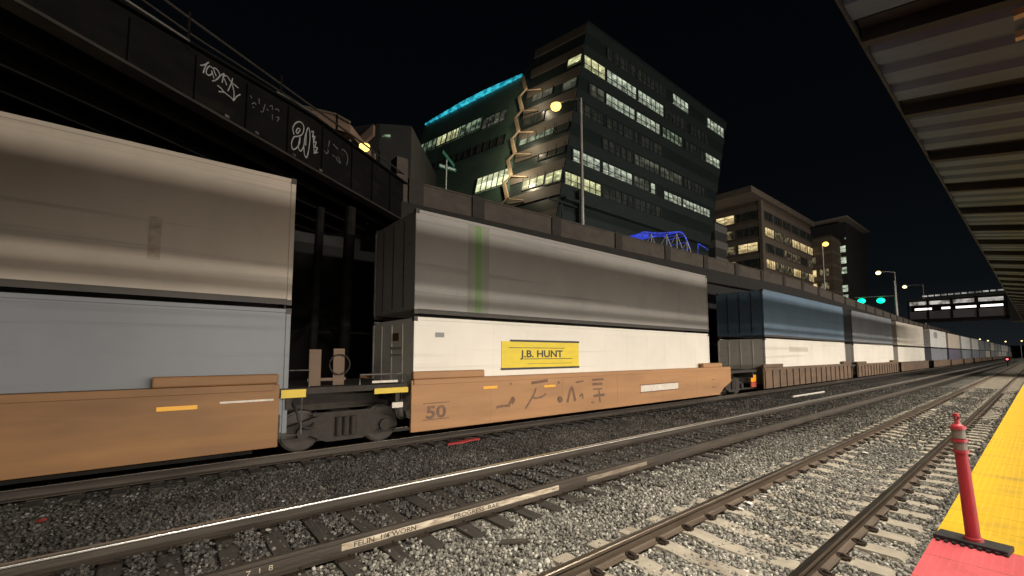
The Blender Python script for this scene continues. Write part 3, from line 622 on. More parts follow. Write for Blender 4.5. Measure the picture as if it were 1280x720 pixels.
for w_, yy in ((w1, 1.2), (w2, 19.2), (w2, 5.05)):
    ld = MB()
    for zz in ((.45, .75, 1.05) if w_ is w1 else (.62, .95)): ld.tube([(XC, yy - .18, zz), (XC + .05, yy - .18, zz), (XC + .05, yy + .18, zz), (XC, yy + .18, zz)], .012, 6)
    if yy == 19.2: part('grab_iron', ld, M['tan'], w_)
cp = MB(); cp.tube([(TC, 19.9, .85), (TC, 25.2, .85)], .13, 10); part('coupler', cp, M['truck'], w2)
w3 = well_car(24.7, 41.3, .24, 1.32, M['brown'], 'brown well car with upright side ribs under the blue container', ribbed=True, caps=((24.8, 27.5), (39.4, 41.2)), trucks=(42.2,))
end_platform(w3, 41.3, 43., M['truck'], 1.1)
w4 = well_car(43., 58.4, .24, 1.25, M['brown'], 'brown ribbed well car under the slate grey container', ribbed=True, caps=((43.1, 46), (56, 58.3)), trucks=(59.2,))
w5 = well_car(60., 77., .24, 1.2, M['brown'], 'plain brown well car under the cream container stack', trucks=(78.4,))
w6 = well_car(81.5, 98., .24, 1.15, M['brown'], 'dim brown well car under the stack with the dark marking', trucks=(99.,))
for y in (100, 118.5):
    well_car(y - .3, y + 15.8, .24, 1.1, M['brown'], {100: 'dim brown well car under the dark purple container', 118.5: 'dim brown well car just past the dark purple stack'}[y], trucks=(y + 16.8,))
y = 138.5; k = 0; fw = None
while y < 390:
    if fw is None: fw = well_car(y - .3, y + 15.7, .24, 1.1, M['brown'], 'small distant well car near the vanishing end of the train', group='distant well cars at the end of the train')
    else: dup(fw, (TC, y + 7.7, 0))
    y += 17.5 + (2.6 if k % 3 == 2 else 0); k += 1

# ------------------------------------------------------------------ viaduct behind the train
VX = -14.
zt = lambda y: 8.32 + .017 * (y - 8) if y < 45 else max(7.75, 8.95 - .021 * (y - 45))
via = thing('viaduct', (VX, 6, 0), 'brown concrete viaduct with panelled parapet running behind the train', 'viaduct')
mb = MB()
for a, b in [(6.2 + 4 * i, 6.2 + 4 * (i + 1)) for i in range(80)]:
    mb.prism([(VX - .25, a, zt(a) - 1.75), (VX - .25, b, zt(b) - 1.75), (VX - .25, b, zt(b) - .86), (VX - .25, a, zt(a) - .86)], (.33, 0, 0))
part('deck_edge', mb, M['deck'], via)
mb = MB(); mb.box(-32, VX - .251, 6.3, 326, 6.2, 6.9); part('deck', mb, M['deck'], via)
edges = [6.95, 9.68, 14.1, 18.8, 23.6, 28.3, 33., 37.7]
while edges[-1] < 150: edges.append(edges[-1] + 4.7)
for i in range(len(edges) - 1):
    a, b = edges[i] + .3, edges[i + 1] - .3
    mb = MB(); mb.prism([(VX - .1, a, zt(a) - .855), (VX - .1, b, zt(b) - .855), (VX - .1, b, zt(b) - .06), (VX - .1, a, zt(a) - .06)], (.1, 0, 0))
    part('parapet_panel', mb, M['parapet'], via)
for e in edges:
    mb = MB(); mb.box(VX - .22, VX + .07, e - .295, e + .295, zt(e) - .854, zt(e) + .05); part('pilaster', mb, M['pilaster'], via, bevel=.02)
cop = MB()
for i in range(len(edges) - 1):
    a, b = edges[i] + .296, edges[i + 1] - .296
    cop.prism([(VX - .2, a, zt(a) - .058), (VX - .2, b, zt(b) - .058), (VX - .2, b, zt(b)), (VX - .2, a, zt(a))], (.24, 0, 0))
part('coping', cop, M['parapet'], via)
part('end_pillar', MB().box(VX - .5, VX + .02, 6.2, 6.62, 7.4, 9.05), M['parapet'], via)
for i in range(34):
    yy = 1.2 + i * 5.2
    part('column', MB().box(VX - 1.1, VX - .6, yy, yy + .5, GZ, 6.2), M['dark_steel'], via)
    if i < 6:
        b = MB(); b.tube([(VX - .8, yy + .5, 1.), (VX - .8, yy + 5.2, 5.6)], .1, 6); b.tube([(VX - .82, yy + .5, 5.6), (VX - .82, yy + 5.2, 1.)], .1, 6); part('brace', b, M['dark_steel'], via)
for (yy, xx, z0, z1, r) in ((2.6, -13.2, 1.5, 4.6, .035), (3.5, -13.6, .5, 6.5, .12), (4.3, -13.3, 0, 6.6, .16), (1.6, -13.5, 0, 6.6, .15)):
    part('drain_pipe', MB().cyl((xx, yy, z0), (xx, yy + .12, z1), r, 10), M['handrail'] if r < .05 else M['dark_steel'], via)
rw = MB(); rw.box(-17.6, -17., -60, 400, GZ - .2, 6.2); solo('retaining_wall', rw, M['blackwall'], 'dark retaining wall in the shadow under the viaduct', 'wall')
st = MB(); st.box(-400, -14.6, 6.3, 500, 6.95, 7.3); solo('street', st, M['street'], kind='structure')
st = MB(); st.box(-400, -17.6, -200, 6.29, 6.0, 7.25); solo('street_corner', st, M['street'], kind='structure')

# ------------------------------------------------------------------ skew girder bridge over the tracks (upper left)
A0 = Vector((-9.72, .27, 0)); D = Vector((-.567, .824, 0)).normalized(); NB = Vector((D.y, -D.x, 0))      # NB points to the camera
def gp(s, z, out=0): v = A0 + D * s + NB * out; return (v.x, v.y, z)
br = thing('girder_bridge', gp(3, 6.7), 'black steel girder bridge with white graffiti crossing above the train', 'bridge')
GT = lambda s: 7.62 + .12 * min(max(s + 1.5, 0), 5)
mb = MB(); S0, S1 = -14, 8.1
mb.prism([gp(S0, 6.75), gp(S1, 6.75), gp(S1, 8.1), gp(3, 8.08), gp(-1.5, 7.62), gp(S0, 7.5)], NB * -.05); part('web', mb, M['girder'], br)
mb = MB(); mb.prism([gp(S0, 6.70, .12), gp(S1, 6.70, .12), gp(S1, 6.70, -.2), gp(S0, 6.70, -.2)], (0, 0, .05)); part('bottom_flange', mb, M['girder_flange'], br)
mb = MB(); mb.prism([gp(S0, 7.5, .12), gp(-1.5, 7.62, .12), gp(-1.5, 7.67, .12), gp(S0, 7.55, .12)], NB * -.3)
mb.prism([gp(-1.5, 7.62, .12), gp(3, 8.08, .12), gp(3, 8.13, .12), gp(-1.5, 7.67, .12)], NB * -.3); mb.prism([gp(3, 8.08, .12), gp(S1, 8.1, .12), gp(S1, 8.15, .12), gp(3, 8.13, .12)], NB * -.3)
part('top_flange', mb, M['girder'], br)
for s0, s1 in ((-3.4, -.22), (1.75, 3.05)):
    part('conduit', MB().tube([gp(s0, GT(s0) - .01, .14), gp(s1, GT(s1) - .01, .14)], .022 if s0 < 0 else .018, 6), M['handrail'], br)
s = -9.1
for s in (-9, -7.2, -5.5, -3.9, -2.4, -1.1, .0, 1.1, 2.22, 3.38, 4.6, 5.6, 6.6, 7.6):
    part('stiffener', MB().prism([gp(s, 6.75, .0), gp(s + .03, 6.75, .0), gp(s + .03, GT(s) - .12, .0), gp(s, GT(s) - .12, .0)], NB * .05), M['girder'], br)
mb = MB(); mb.tube([gp(S0, 8.12), gp(0, 8.3), gp(5, 8.44), gp(S1, 8.46)], .028, 8); part('handrail', mb, M['girder_flange'], br); part('handrail', MB().tube([gp(S0, 7.85), gp(0, 8.02), gp(3, 8.25)], .02, 8), M['girder_flange'], br)
for s in (-8, -6, -4, -2, -.15, 2, 3.95, 6): part('rail_post', MB().tube([gp(s, GT(s) - .1), gp(s, GT(s) + .62 - .04 * max(s, 0))], .03, 8), M['girder'], br)
mb = MB(); mb.prism([gp(S0, 7.0, -.06), gp(S1, 7.0, -.06), gp(S1, 7.0, -9), gp(S0, 7.0, -9)], (0, 0, .4))
for i in range(9): mb.prism([gp(S0, 6.72, -.9 - i), gp(S1, 6.72, -.9 - i), gp(S1, 7.0, -.9 - i), gp(S0, 7.0, -.9 - i)], NB * -.12)
part('deck', mb, M['dark_steel'], br)
T1 = [[(.103, 7.54), (.185, 7.609), (.266, 7.715)], [(.232, 7.677), (.195, 7.558), (.167, 7.43)], [(.352, 7.647), (.285, 7.647), (.232, 7.553), (.229, 7.464), (.288, 7.465), (.343, 7.545), (.325, 7.585)], [(.325, 7.585), (.385, 7.461)], [(.359, 7.645), (.426, 7.532)], [(.358, 7.659), (.433, 7.679), (.499, 7.595), (.43, 7.46), (.352, 7.388)], [(.43, 7.46), (.514, 7.604), (.587, 7.697)], [(.587, 7.697), (.553, 7.478)], [(.561, 7.604), (.605, 7.663), (.669, 7.673), (.736, 7.624), (.921, 7.591)], [(.593, 7.594), (.655, 7.489)], [(.772, 7.716), (.754, 7.604), (.685, 7.385)], [(.762, 7.594), (.82, 7.444), (.822, 7.259)], [(.459, 7.366), (.544, 7.352), (.609, 7.316), (.771, 7.291), (.822, 7.266), (.882, 7.387), (.97, 7.487)], [(.488, 7.257), (.609, 7.316)]]
T2 = [[(1.254, 7.442), (1.328, 7.512), (1.361, 7.476)], [(1.43, 7.67), (1.436, 7.547)], [(1.476, 7.402), (1.54, 7.424), (1.566, 7.537), (1.594, 7.638)], [(1.632, 7.546), (1.683, 7.532)], [(1.71, 7.648), (1.782, 7.704), (1.787, 7.605)], [(1.864, 7.663), (1.949, 7.711), (1.969, 7.663)], [(1.793, 7.507), (1.799, 7.38)], [(1.908, 7.497), (1.987, 7.54), (1.93, 7.407)], [(1.199, 7.602), (1.248, 7.562)], [(1.273, 7.384), (1.309, 7.391)]]
T3 = [[(2.449, 7.362), (2.404, 7.492), (2.473, 7.651), (2.605, 7.768), (2.727, 7.754), (2.754, 7.642), (2.7, 7.489), (2.566, 7.374), (2.452, 7.302), (2.385, 7.117), (2.43, 6.986), (2.542, 7.07), (2.633, 7.237), (2.644, 7.398)], [(2.503, 7.451), (2.556, 7.571), (2.635, 7.581), (2.562, 7.45), (2.503, 7.451)], [(2.644, 7.398), (2.598, 7.127), (2.682, 7.058), (2.774, 7.242), (2.803, 7.477), (2.893, 7.762), (2.962, 7.653), (2.957, 7.33), (2.89, 6.996), (2.805, 7.036), (2.776, 7.211)], [(2.839, 7.59), (2.835, 7.271)], [(3.002, 7.706), (3.086, 7.764), (3.051, 7.601), (3.144, 7.663), (3.1, 7.495), (3.194, 7.541), (3.149, 7.388), (3.245, 7.402), (3.176, 7.271), (3.264, 7.295), (3.114, 7.204)], [(3.067, 7.706), (3.135, 7.22)]]
T4 = [[(3.485, 7.447), (3.58, 7.408), (3.648, 7.489), (3.621, 7.545)], [(3.818, 7.482), (3.893, 7.465)], [(3.941, 7.487), (4.047, 7.394), (4.149, 7.404), (4.04, 7.531)], [(4.182, 7.808), (4.341, 7.811), (4.455, 7.682), (4.412, 7.447)], [(3.68, 7.811), (3.641, 7.622)], [(3.828, 7.78), (4.031, 7.737)]]
for T, w_, mm in ((T1, .022, 'graffiti'), (T2, .022, 'graffiti_dim'), (T3, .03, 'graffiti'), (T4, .03, 'graffiti_dim')):
    mb = MB()
    for i, sk in enumerate(T): ribbon(mb, smooth_pts([gp(a, b) for a, b in sk]), w_, NB, .003 + .0005 * i)
    part('graffiti', mb, M[mm], br)
for s, z in ((.55, 6.78), (1.25, 6.79), (2.3, 6.78), (3.2, 6.78)): part('bolt_plate', MB().prism([gp(s, z - .02, .12), gp(s + .09, z - .02, .12), gp(s + .09, z + .035, .12), gp(s, z + .035, .12)], NB * .02), M['handrail'], br)

# ------------------------------------------------------------------ buildings
cz = lambda z: Vector((-40.17, 47.65 + .225 * (z - 52.13), z))       # leaning corner of the office block
DL = Vector((-.978, -.21, 0)).normalized()
yR = lambda z: 92.8 - .34 * (51.6 - z)
of = thing('office_building', (-40.17, 60, 7.3), 'large leaning dark glass office block with lit window bands and a cyan roof line', 'building')
def lf(s, z, out=0): v = cz(z) + DL * s + Vector((.21, -.978, 0)) * out; return v
z0, z1 = 7.3, 52.13
a = [cz(z0), Vector((-40.17, yR(z0), z0)), Vector((-75, yR(z0), z0)), lf(10.5, z0) + Vector((0, 12, 0)), lf(9.5, z0)]
b = [cz(z1), Vector((-40.17, yR(z1), z1)), Vector((-75, yR(z1), z1)), lf(12, z1) + Vector((0, 12, 0)), lf(11.2, z1 - 3.2)]
mb = MB(); mb.add(a + b, [(0, 1, 6, 5), (1, 2, 7, 6), (2, 3, 8, 7), (3, 4, 9, 8), (4, 0, 5, 9), (5, 6, 7, 8, 9), (4, 3, 2, 1, 0)])
part('facade', mb, M['glass_dark'], of)
wz = 47.3
a = [lf(8.2, z0, .5), lf(38.6, z0, .5), lf(39.5, z0, -22), lf(9, z0, -22)]; b = [lf(10.8, wz, .5), lf(34.9, wz, .5), lf(35.5, wz, -22), lf(12, wz, -22)]
mb = MB(); mb.add(a + b, [(0, 3, 7, 4), (3, 2, 6, 7), (2, 1, 5, 6), (1, 0, 4, 5), (4, 7, 6, 5), (0, 1, 2, 3)]); part('green_wing', mb, M['glass_green'], of)
# spandrel bands between the floors
FZ = [25.4 + 3.75 * k for k in range(-4, 7)]
for zf in FZ:
    zt0, zt1 = zf + 2.05, zf + 3.7
    if zt1 > 51.9: continue
    q = MB()
    q.add([(-40.1, cz(zt0).y + .02, zt0), (-40.1, yR(zt0), zt0), (-40.1, yR(zt1), zt1), (-40.1, cz(zt1).y + .02, zt1)], [(0, 1, 2, 3)])
    q.add([(-40.17, cz(zt0).y + .02, zt0), (-40.17, yR(zt0), zt0), (-40.1, yR(zt0), zt0), (-40.1, cz(zt0).y + .02, zt0)], [(0, 1, 2, 3)])
    part('spandrel', q, M['office_slab'], of)
    q = MB(); q.prism([lf(.02, zt0, .02), lf(9.4, zt0, .02), lf(9.6, zt1, .02), lf(.02, zt1, .02)], Vector((.21, -.978, 0)) * .12); part('spandrel', q, M['office_brown'], of)
def winR(y0, y1, za, zb, m, za2=None, zb2=None):
    za2 = za if za2 is None else za2; zb2 = zb if zb2 is None else zb2
    q = MB(); q.add([(-40.12, y0, za), (-40.12, y1, za2), (-40.12, y1, zb2), (-40.12, y0, zb)], [(0, 1, 2, 3)])
    w = part('window', q, m, of); f = MB(); n = max(1, int((y1 - y0) / 1.28))
    for i in range(n + 1):
        yy = y0 + (y1 - y0) * i / n; f.box(-40.11, -40.02, yy - .05 - (.12 if i in (0, n) else 0), yy + .05 + (.12 if i in (0, n) else 0), za, zb)
    f.box(-40.11, -40.03, y0, y1, za + .62, za + .68)
    part('window_frame', f, M['mullion'], w)
for y0, y1, k, m in ((46.45, 51.5, 5, 'warm_lit'), (51.7, 59.6, 5, 'cool_lit'), (59.9, 67.8, 5, 'cool_lit'), (70.9, 76.6, 6, 'cool_lit'), (83.8, 91.2, 6, 'cool_lit'), (47.6, 51.2, 4, 'dim_lit'), (51.4, 59., 4, 'cool_lit'), (59.3, 66.4, 4, 'cool_lit'), (67.1, 73.8, 4, 'green_lit'),
                     (43.8, 49.9, 1, 'cool_lit'), (50.3, 57.9, 1, 'cool_lit'), (58.2, 62.7, 1, 'dim_lit'), (62.9, 64.5, 1, 'cool_lit'), (58.5, 65.8, 2, 'dim_lit'), (66, 73.4, 2, 'dim_lit'), (82.6, 88.7, 4, 'cool_lit'), (42.1, 50., 0, 'warm_lit'), (67., 73., 1, 'cool_lit'), (73.2, 83.7, 1, 'cool_lit'), (51.6, 60, 3, None), (60.4, 67, 3, None), (44.9, 51, 3, None), (50.5, 58, 2, None), (74, 82, 2, None), (50.4, 58, 0, None), (58.4, 66, 0, None), (75, 82, 4, None), (68, 76, 5, None), (77, 84, 5, None), (60, 69, 6, None), (52, 59.6, 6, None)):
    zf = 25.4 + 3.75 * k
    if k == 1 and y0 > 66: winR(y0, y1, zf - .2, zf + 1.35, E[m])
    else: winR(y0, y1, zf + .05, zf + (2.0 if k in (5, 6) else 1.75), E[m] if m else M['win_dark'])
def winL(s0, s1, za, zb, m, out=.05, n=None):
    q = MB(); q.add([lf(s0, za, out), lf(s0, zb, out), lf(s1, zb, out), lf(s1, za, out)], [(0, 1, 2, 3)])
    w = part('window', q, m, of); f = MB(); n = n or max(1, int((s1 - s0) / 1.3)); nv = Vector((.21, -.978, 0))
    for i in range(n + 1):
        ss = s0 + (s1 - s0) * i / n; f.prism([lf(ss - .06, za, out + .01), lf(ss + .06, za, out + .01), lf(ss + .06, zb, out + .01), lf(ss - .06, zb, out + .01)], nv * .1)
    f.prism([lf(s0, za, out + .01), lf(s1, za, out + .01), lf(s1, za + .12, out + .01), lf(s0, za + .12, out + .01)], nv * .1)
    part('window_frame', f, M['mullion'], w)
winL(.05, 2.4, 44.9, 47.0, E['warm_lit']); winL(.2, 2.6, 40.6, 42.3, E['dim_lit']); winL(4.4, 8.2, 41.2, 42.7, E['dim_lit']); winL(5.2, 9., 37.2, 38.9, M['win_dark']); winL(2.9, 9.2, 33.9, 35.6, E['green_lit']); winL(.4, 2.6, 33.9, 35.6, M['win_dark']); winL(.4, 5, 30.2, 31.9, M['win_dark']); winL(.15, 2.9, 25.7, 27.8, E['warm_lit']); winL(3.1, 7., 25.9, 28.0, E['warm_lit'])
winL(18.4, 37.3, 40.3, 42.5, E['green_lit'], .56, 15); winL(12.8, 18.0, 39.7, 41.8, E['dim_lit'], .56, 4); winL(9.5, 16.4, 27.7, 30.3, E['hot_lit'], .56, 6)
winL(24., 30., 40.4, 42.4, E['warm_lit'], .565, 4); winL(12, 30, 35.2, 36.9, M['win_dark'], .56, 12)
# cyan lit roof edge of the wing
nv = Vector((.21, -.978, 0))
for i in range(24):
    s0 = 10.9 + i * 1.0; s1 = s0 + .82; zb = 46.9; h = .3 + .8 * math.sin(PI * min(1, (i + 2.) / 25.))
    mb = MB(); mb.prism([lf(s0, zb, .62), lf(s1, zb, .62), lf(s1, zb + h, .62), lf(s0, zb + h, .62)], nv * .2); part('roof_light', mb, E['cyan'], of)
# folded timber fins between the two volumes
for i in range(6):
    zt_ = 46.5 - i * 3.75; so = 10.75 - .09 * i
    mb = MB(); mb.prism([lf(so, zt_, .7), lf(so - .5, zt_, .7), lf(so - 1.7, zt_ - 2.65, .7), lf(so - 1.25, zt_ - 2.9, .7)], nv * .3)
    mb.prism([lf(so - 1.25, zt_ - 2.9, .7), lf(so - 1.7, zt_ - 2.65, .7), lf(so - .45, zt_ - 3.75, .7), lf(so - .1, zt_ - 3.75, .7)], nv * .3)
    part('timber_fin', mb, M['stair_wood'], of)
    mb = MB(); mb.tube([lf(so - 1.4, zt_ - 2.8, .6), lf(so - 4.2, zt_ - 3.6, .3)], .09, 6); part('balcony_rail', mb, M['stair_wood'], of)
for za in (15.5, 19.2, 22.9):
    mb = MB(); mb.box(-40.1, -39.3, cz(za).y + .5, yR(za) - 1, za, za + .35); part('ledge', mb, M['office_slab'], of)
mb = MB(); mb.box(-45, -39.4, cz(24).y + 3, cz(24).y + 3.12, 15, 24.8); mb.box(-39.6, -39.45, 38, 44, 22.2, 22.35); mb.box(-39.6, -39.45, 40.9, 41.05, 19, 22.3); part('glass_rail', mb, M['office_slab'], of)

# stair tower with pale bands at the right end of the office
tw = thing('stair_tower', (-41, 95, 7.3), 'narrow pale banded tower at the right end of the glass office block', 'building')
part('wall', MB().box(-46, -40.6, 86.5, 91.5, 7.3, 29.0), M['tower'], tw)
for zz in (27., 23.6, 20.2, 16.8): part('floor_band', MB().box(-46.2, -40.4, 86.3, 91.7, zz, zz + 1.5), mat('pale_band', (.16, .15, .14), rough=.7), tw)

# brown brick building
bk = thing('brick_building', (-39.1, 106, 7.3), 'brown brick office building with warm lit square windows and a flat overhanging roof', 'building')
BX, BY = -39.1, 106.2
part('wall', MB().box(-66, BX, BY, 140, 7.3, 37.6), M['brick'], bk)
part('roof', MB().box(-67.5, BX + .9, BY - 7., 141, 37.6, 39.), M['brick_trim'], bk)
for k in range(8): part('floor_band', MB().box(-66, BX + .15, BY - .15, 140.1, 35.6 - 3.8 * k - .2, 36.6 - 3.8 * k), M['brick_trim'], bk)
part('corner_pier', MB().box(BX - .5, BX + .2, BY - .2, BY + 1.1, 7.3, 37.59), M['brick_trim'], bk)
def bw(face, c, w, z, h, m):
    q = MB(); f = MB()
    if face == 'L': q.box(c - w / 2, c + w / 2, BY - .10, BY - .04, z, z + h); f.box(c - .06, c + .06, BY - .16, BY - .101, z, z + h); f.box(c - w / 2, c + w / 2, BY - .16, BY - .101, z + h * .6, z + h * .6 + .1)
    else: q.box(BX + .04, BX + .10, c - w / 2, c + w / 2, z, z + h); f.box(BX + .101, BX + .16, c - .06, c + .06, z, z + h); f.box(BX + .101, BX + .16, c - w / 4 - .05, c - w / 4 + .05, z, z + h); f.box(BX + .101, BX + .16, c + w / 4 - .05, c + w / 4 + .05, z, z + h)
    wn = part('window', q, m, bk); part('window_frame', f, M['mullion'], wn)
litL = {(0, 2): 'home_lit', (0, 4): 'home_lit', (0, 5): 'home_lit', (1, 5): 'home_dim', (1, 3): 'home_dim', (1, 0): 'home_lit', (1, 2): 'home_dim', (1, 4): 'home_lit', (2, 1): 'home_dim', (2, 3): 'home_lit', (1, 1): 'green', (2, 2): 'home_lit', (2, 4): 'home_dim', (2, 0): 'home_dim'}
for r in range(7):
    for c in range(4):
        m = litL.get((c, r)); m = E['home_dim'] if m == 'green' else (E[m] if m else M['win_dark'])
        bw('L', BX - 3.1 - c * 5.0, 4.2 if c < 2 else 3.4, 33.4 - 3.8 * r, 2.1, m)
litR = {(3, 5): 'home_dim', (4, 5): 'home_dim', (5, 5): 'home_lit', (3, 2): 'home_dim', (5, 4): 'home_dim', (1, 4): 'home_dim', (4, 3): 'home_dim', (5, 3): 'home_lit', (3, 4): 'home_dim', (2, 2): 'home_dim', (4, 4): 'home_lit', (0, 1): 'home_lit', (0, 3): 'home_lit', (0, 4): 'home_lit', (1, 3): 'home_dim', (3, 1): 'home_lit', (4, 1): 'home_lit', (3, 3): 'home_lit', (2, 1): 'home_dim', (6, 3): 'home_lit', (5, 1): 'home_lit', (6, 1): 'home_dim', (1, 1): 'home_dim', (2, 3): 'home_dim', (5, 2): 'home_dim'}
for r in range(7):
    for c in range(6):
        m = litR.get((c, r)); m = E[m] if m else M['win_dark']
        bw('R', BY + 4.5 + c * 5.8, 4.8, 33.4 - 3.8 * r, 1.9, m)
# building wing behind, with projecting eave
bt = thing('corner_tower', (-38, 155, 7.3), 'dark tower with a thin roof slab and greenish lit corner windows at right', 'building')
part('wall', MB().box(-60, -33.2, 150, 172, 7.3, 39.6), M['tower'], bt)
part('roof', MB().prism([(-52, 148.6, 40.2), (-32.4, 148.6, 40.6), (-32.4, 148.6, 41.0), (-52, 148.6, 40.6)], (0, 25, 0)), mat('pale_roof', (.42, .37, .31), rough=.7), bt)
for z, m, w in ((30.9, 'cool_lit', 2.7), (27.7, 'cool_lit', 2.7), (24.8, 'cool_lit', 2.6), (19.6, 'cool_lit', 2.9), (16.9, 'cool_lit', 2.2)):
    q = part('window', MB().box(-33.5 - w, -33.5, 149.86, 149.95, z, z + 1.8), E[m], bt); part('window_frame', MB().box(-33.5 - w, -33.5, 149.76, 149.859, z + .9, z + 1.02), M['mullion'], q)
part('corner_light', MB().box(-33.7, -33.3, 149.86, 149.95, 34.6, 35.2), E['green_lit'], bt)
part('window', MB().box(-37.6, -36.5, 149.86, 149.95, 19.4, 20.6), E['cyan'], bt)
bt2 = thing('brick_wing', (-40, 145, 7.3), 'lower brown wing with a few lit windows between brick building and corner tower', 'building')
part('wall', MB().box(-60, -34.6, 141.2, 149.5, 7.3, 34.5), M['brick'], bt2)
for zz in (33., 29.4, 25.8, 22.2, 18.6): part('floor_band', MB().box(-60, -34.45, 141.05, 149.5, zz, zz + .9), M['brick_trim'], bt2)
for i, (x, z, m) in enumerate(((-39.2, 27.0, 'home_dim'), (-39.2, 23.4, 'home_lit'), (-39.2, 19.6, 'home_lit'), (-39., 15.9, 'home_lit'), (-36.3, 23.4, 'home_dim'), (-36.3, 16., 'home_dim'), (-36.3, 19.6, 'home_dim'))):
    q = part('window', MB().box(x - 1.3, x + .8, 141., 141.049, z, z + 1.9), E[m], bt2); part('window_frame', MB().box(x - .3, x - .2, 140.9, 140.99, z, z + 1.9), M['mullion'], q)
# dark block left of the office
db = thing('dark_building', (-58, 22, 7.3), 'dark unlit building behind the bridge with one thin white window strip', 'building')
part('wall', MB().prism([(-59.5, 19.6, 7.3), (-56.2, 22.3, 7.3), (-54, 26, 7.3), (-70, 40, 7.3), (-76, 30, 7.3)], (0, 0, 26.6)), M['tower'], db)
q = MB(); q.obox((-57.6, 20.9, 26.8), (2.2, 1.85, -1.1), (.2, -.25, 0), (0, 0, .38)); part('window', q, E['strip'], db)
q = MB(); q.obox((-58.4, 19.9, 31.2), (2.2, 1.75, 2.1), (.3, -.4, 0), (0, 0, -1.4)); part('pale_panel', q, M['soffit'], db)
q = MB(); q.obox((-57.4, 20.9, 28.6), (1.2, .95, .9), (.2, -.25, 0), (0, 0, -1.)); part('pale_panel', q, M['soffit'], db)
q = MB(); q.obox((-55.9, 22.5, 31.9), (.6, 1.0, .1), (.2, -.12, 0), (0, 0, .22)); part('window', q, E['green_lit'], db)
# hipped street shelter roof seen over the handrail
sh = thing('shelter', (-20.6, 5.6, 7.3), 'street shelter with a sloping brown roof behind the bridge handrail', 'shelter')
part('roof', MB().prism([(-21.7, 3.8, 13.75), (-20.0, 5.85, 13.05), (-19.6, 6.4, 12.65), (-19.7, 6.4, 12.3), (-20.5, 5.3, 12.62), (-21.4, 4.1, 13.2)], (-2.4, 1.9, .2)), M['soffit'], sh)
for x, y_ in ((-20.6, 6.7), (-22.6, 7.2), (-22.8, 5.6)): part('post', MB().cyl((x, y_, 7.25), (x, y_, 12.7), .07, 8), M['pole'], sh)
part('ridge', MB().tube([(-21.75, 3.75, 13.8), (-20.0, 5.8, 13.12), (-19.55, 6.35, 12.72)], .06, 6), M['brick_trim'], sh)

# blue-lit arched canopy on the street
bc = thing('arched_canopy', (-30, 50, 7.3), 'arched steel canopy lit bright blue in front of the office', 'canopy')
arc = [(-30, 44.7, 16.25), (-30, 45.2, 16.9), (-30, 48.1, 17.3), (-30, 51.5, 18.0), (-30, 54., 18.5), (-30, 55.2, 18.1), (-30, 56.4, 16.6)]
arc2 = [(-33, a[1] + .8, a[2] + .2) for a in arc]
for a_ in (arc, arc2): part('arch', MB().tube(smooth_pts(a_, 4), .085, 8), E['blue'], bc)
mb = MB()
for i in range(12):
    j = i / 11 * (len(arc) - 1); k = min(int(j), len(arc) - 2); p_ = Vector(arc[k]).lerp(Vector(arc[k + 1]), j - k); q_ = Vector(arc2[k]).lerp(Vector(arc2[k + 1]), j - k); mb.tube([p_, q_], .05, 6)
part('purlin', mb, E['blue'], bc)
for y_, zt_ in ((47, 17), (50.5, 17.6), (53, 18.2), (55.6, 17.6)):
    mb = MB(); mb.tube([(-30, y_, 7.3), (-30, y_, zt_)], .09, 8); mb.tube([(-30, y_ - 1.3, zt_ - 1.6), (-30, y_, zt_ - .1), (-30, y_ + 1.3, zt_ - 1.8)], .06, 6); part('strut', mb, M['pole'], bc)
mb = MB(); mb.tube([(-30, 58.8, 17.7), (-30, 60.7, 17.45), (-30, 61.6, 17.2)], .07, 8); mb.tube([(-30, 58.8, 17.7), (-30, 58.5, 16)], .06, 8); part('end_arch', mb, E['blue'], bc)
part('roof_sheet', MB().prism([(-30.2, 44.9, 16.3), (-30.2, 47.6, 16.75), (-30.2, 47.6, 17.1), (-30.2, 45.1, 16.8)], (-2.6, .7, .1)), E['blue'], bc)

# ------------------------------------------------------------------ street furniture
def street_lamp(base, head, top, m, label, r=.2):
    t = thing('street_lamp', base, label, 'street lamp', 'street lamps along the viaduct')
    part('pole', MB().tube([base, (base[0], base[1], top)], [.11, .06], 10), M['pole'], t)
    part('arm', MB().tube([(base[0], base[1], top - .03), ((base[0] + head[0]) / 2, (base[1] + head[1]) / 2, (top + head[2]) / 2 + .14), (head[0], head[1], head[2] + .14)], .035, 8), M['pole'], t)
    part('collar', MB().tube([base, (base[0], base[1], base[2] + .2)], .19, 10), M['pole'], t)
    part('hood', MB().ball((head[0], head[1], head[2] + .1), r * .95, 12, .45), M['pole'], t)
    part('lamp_glass', MB().ball(head, r, 14, .85), m, t, smooth=True)
street_lamp((-15, 17.1, 8.2), (-16.5, 16.7, 16.0), 15.9, E['lamp'], 'street lamp with a bent arm standing behind the parapet before the office', .3)
street_lamp((-19.6, 6.9, 7.3), (-19., 6.85, 11.5), 11.75, E['lamp'], 'yellow street lamp glowing beside the bridge handrail', .24)
street_lamp((-18.4, 70.8, 7.3), (-18, 70.8, 17.2), 17.5, E['lamp'], 'yellow street lamp in front of the brick building', .36)
street_lamp((-15.4, 99, 7.3), (-16.9, 95, 15.9), 16.3, E['lamp_pale'], 'pale street lamp above the green traffic lights', .38)
street_lamp((-15.2, 126, 7.3), (-17.9, 124.5, 16.5), 16.8, E['lamp_pale'], 'smaller pale street lamp right of the green traffic lights', .38)
for i, (x, z) in enumerate(((-18, 8.9), (-15.5, 8.1), (-10.1, 7.6), (-5.3, 7.8))):
    street_lamp((x - .4, 300, GZ), (x, 300, z), z + .3, E['lamp_pale'], 'tiny distant street lamp past the end of the train', .3)
    bpy.data.objects[[o.name for o in COL.objects if o.name.startswith('street_lamp')][-1]]['group'] = 'tiny distant street lamps'
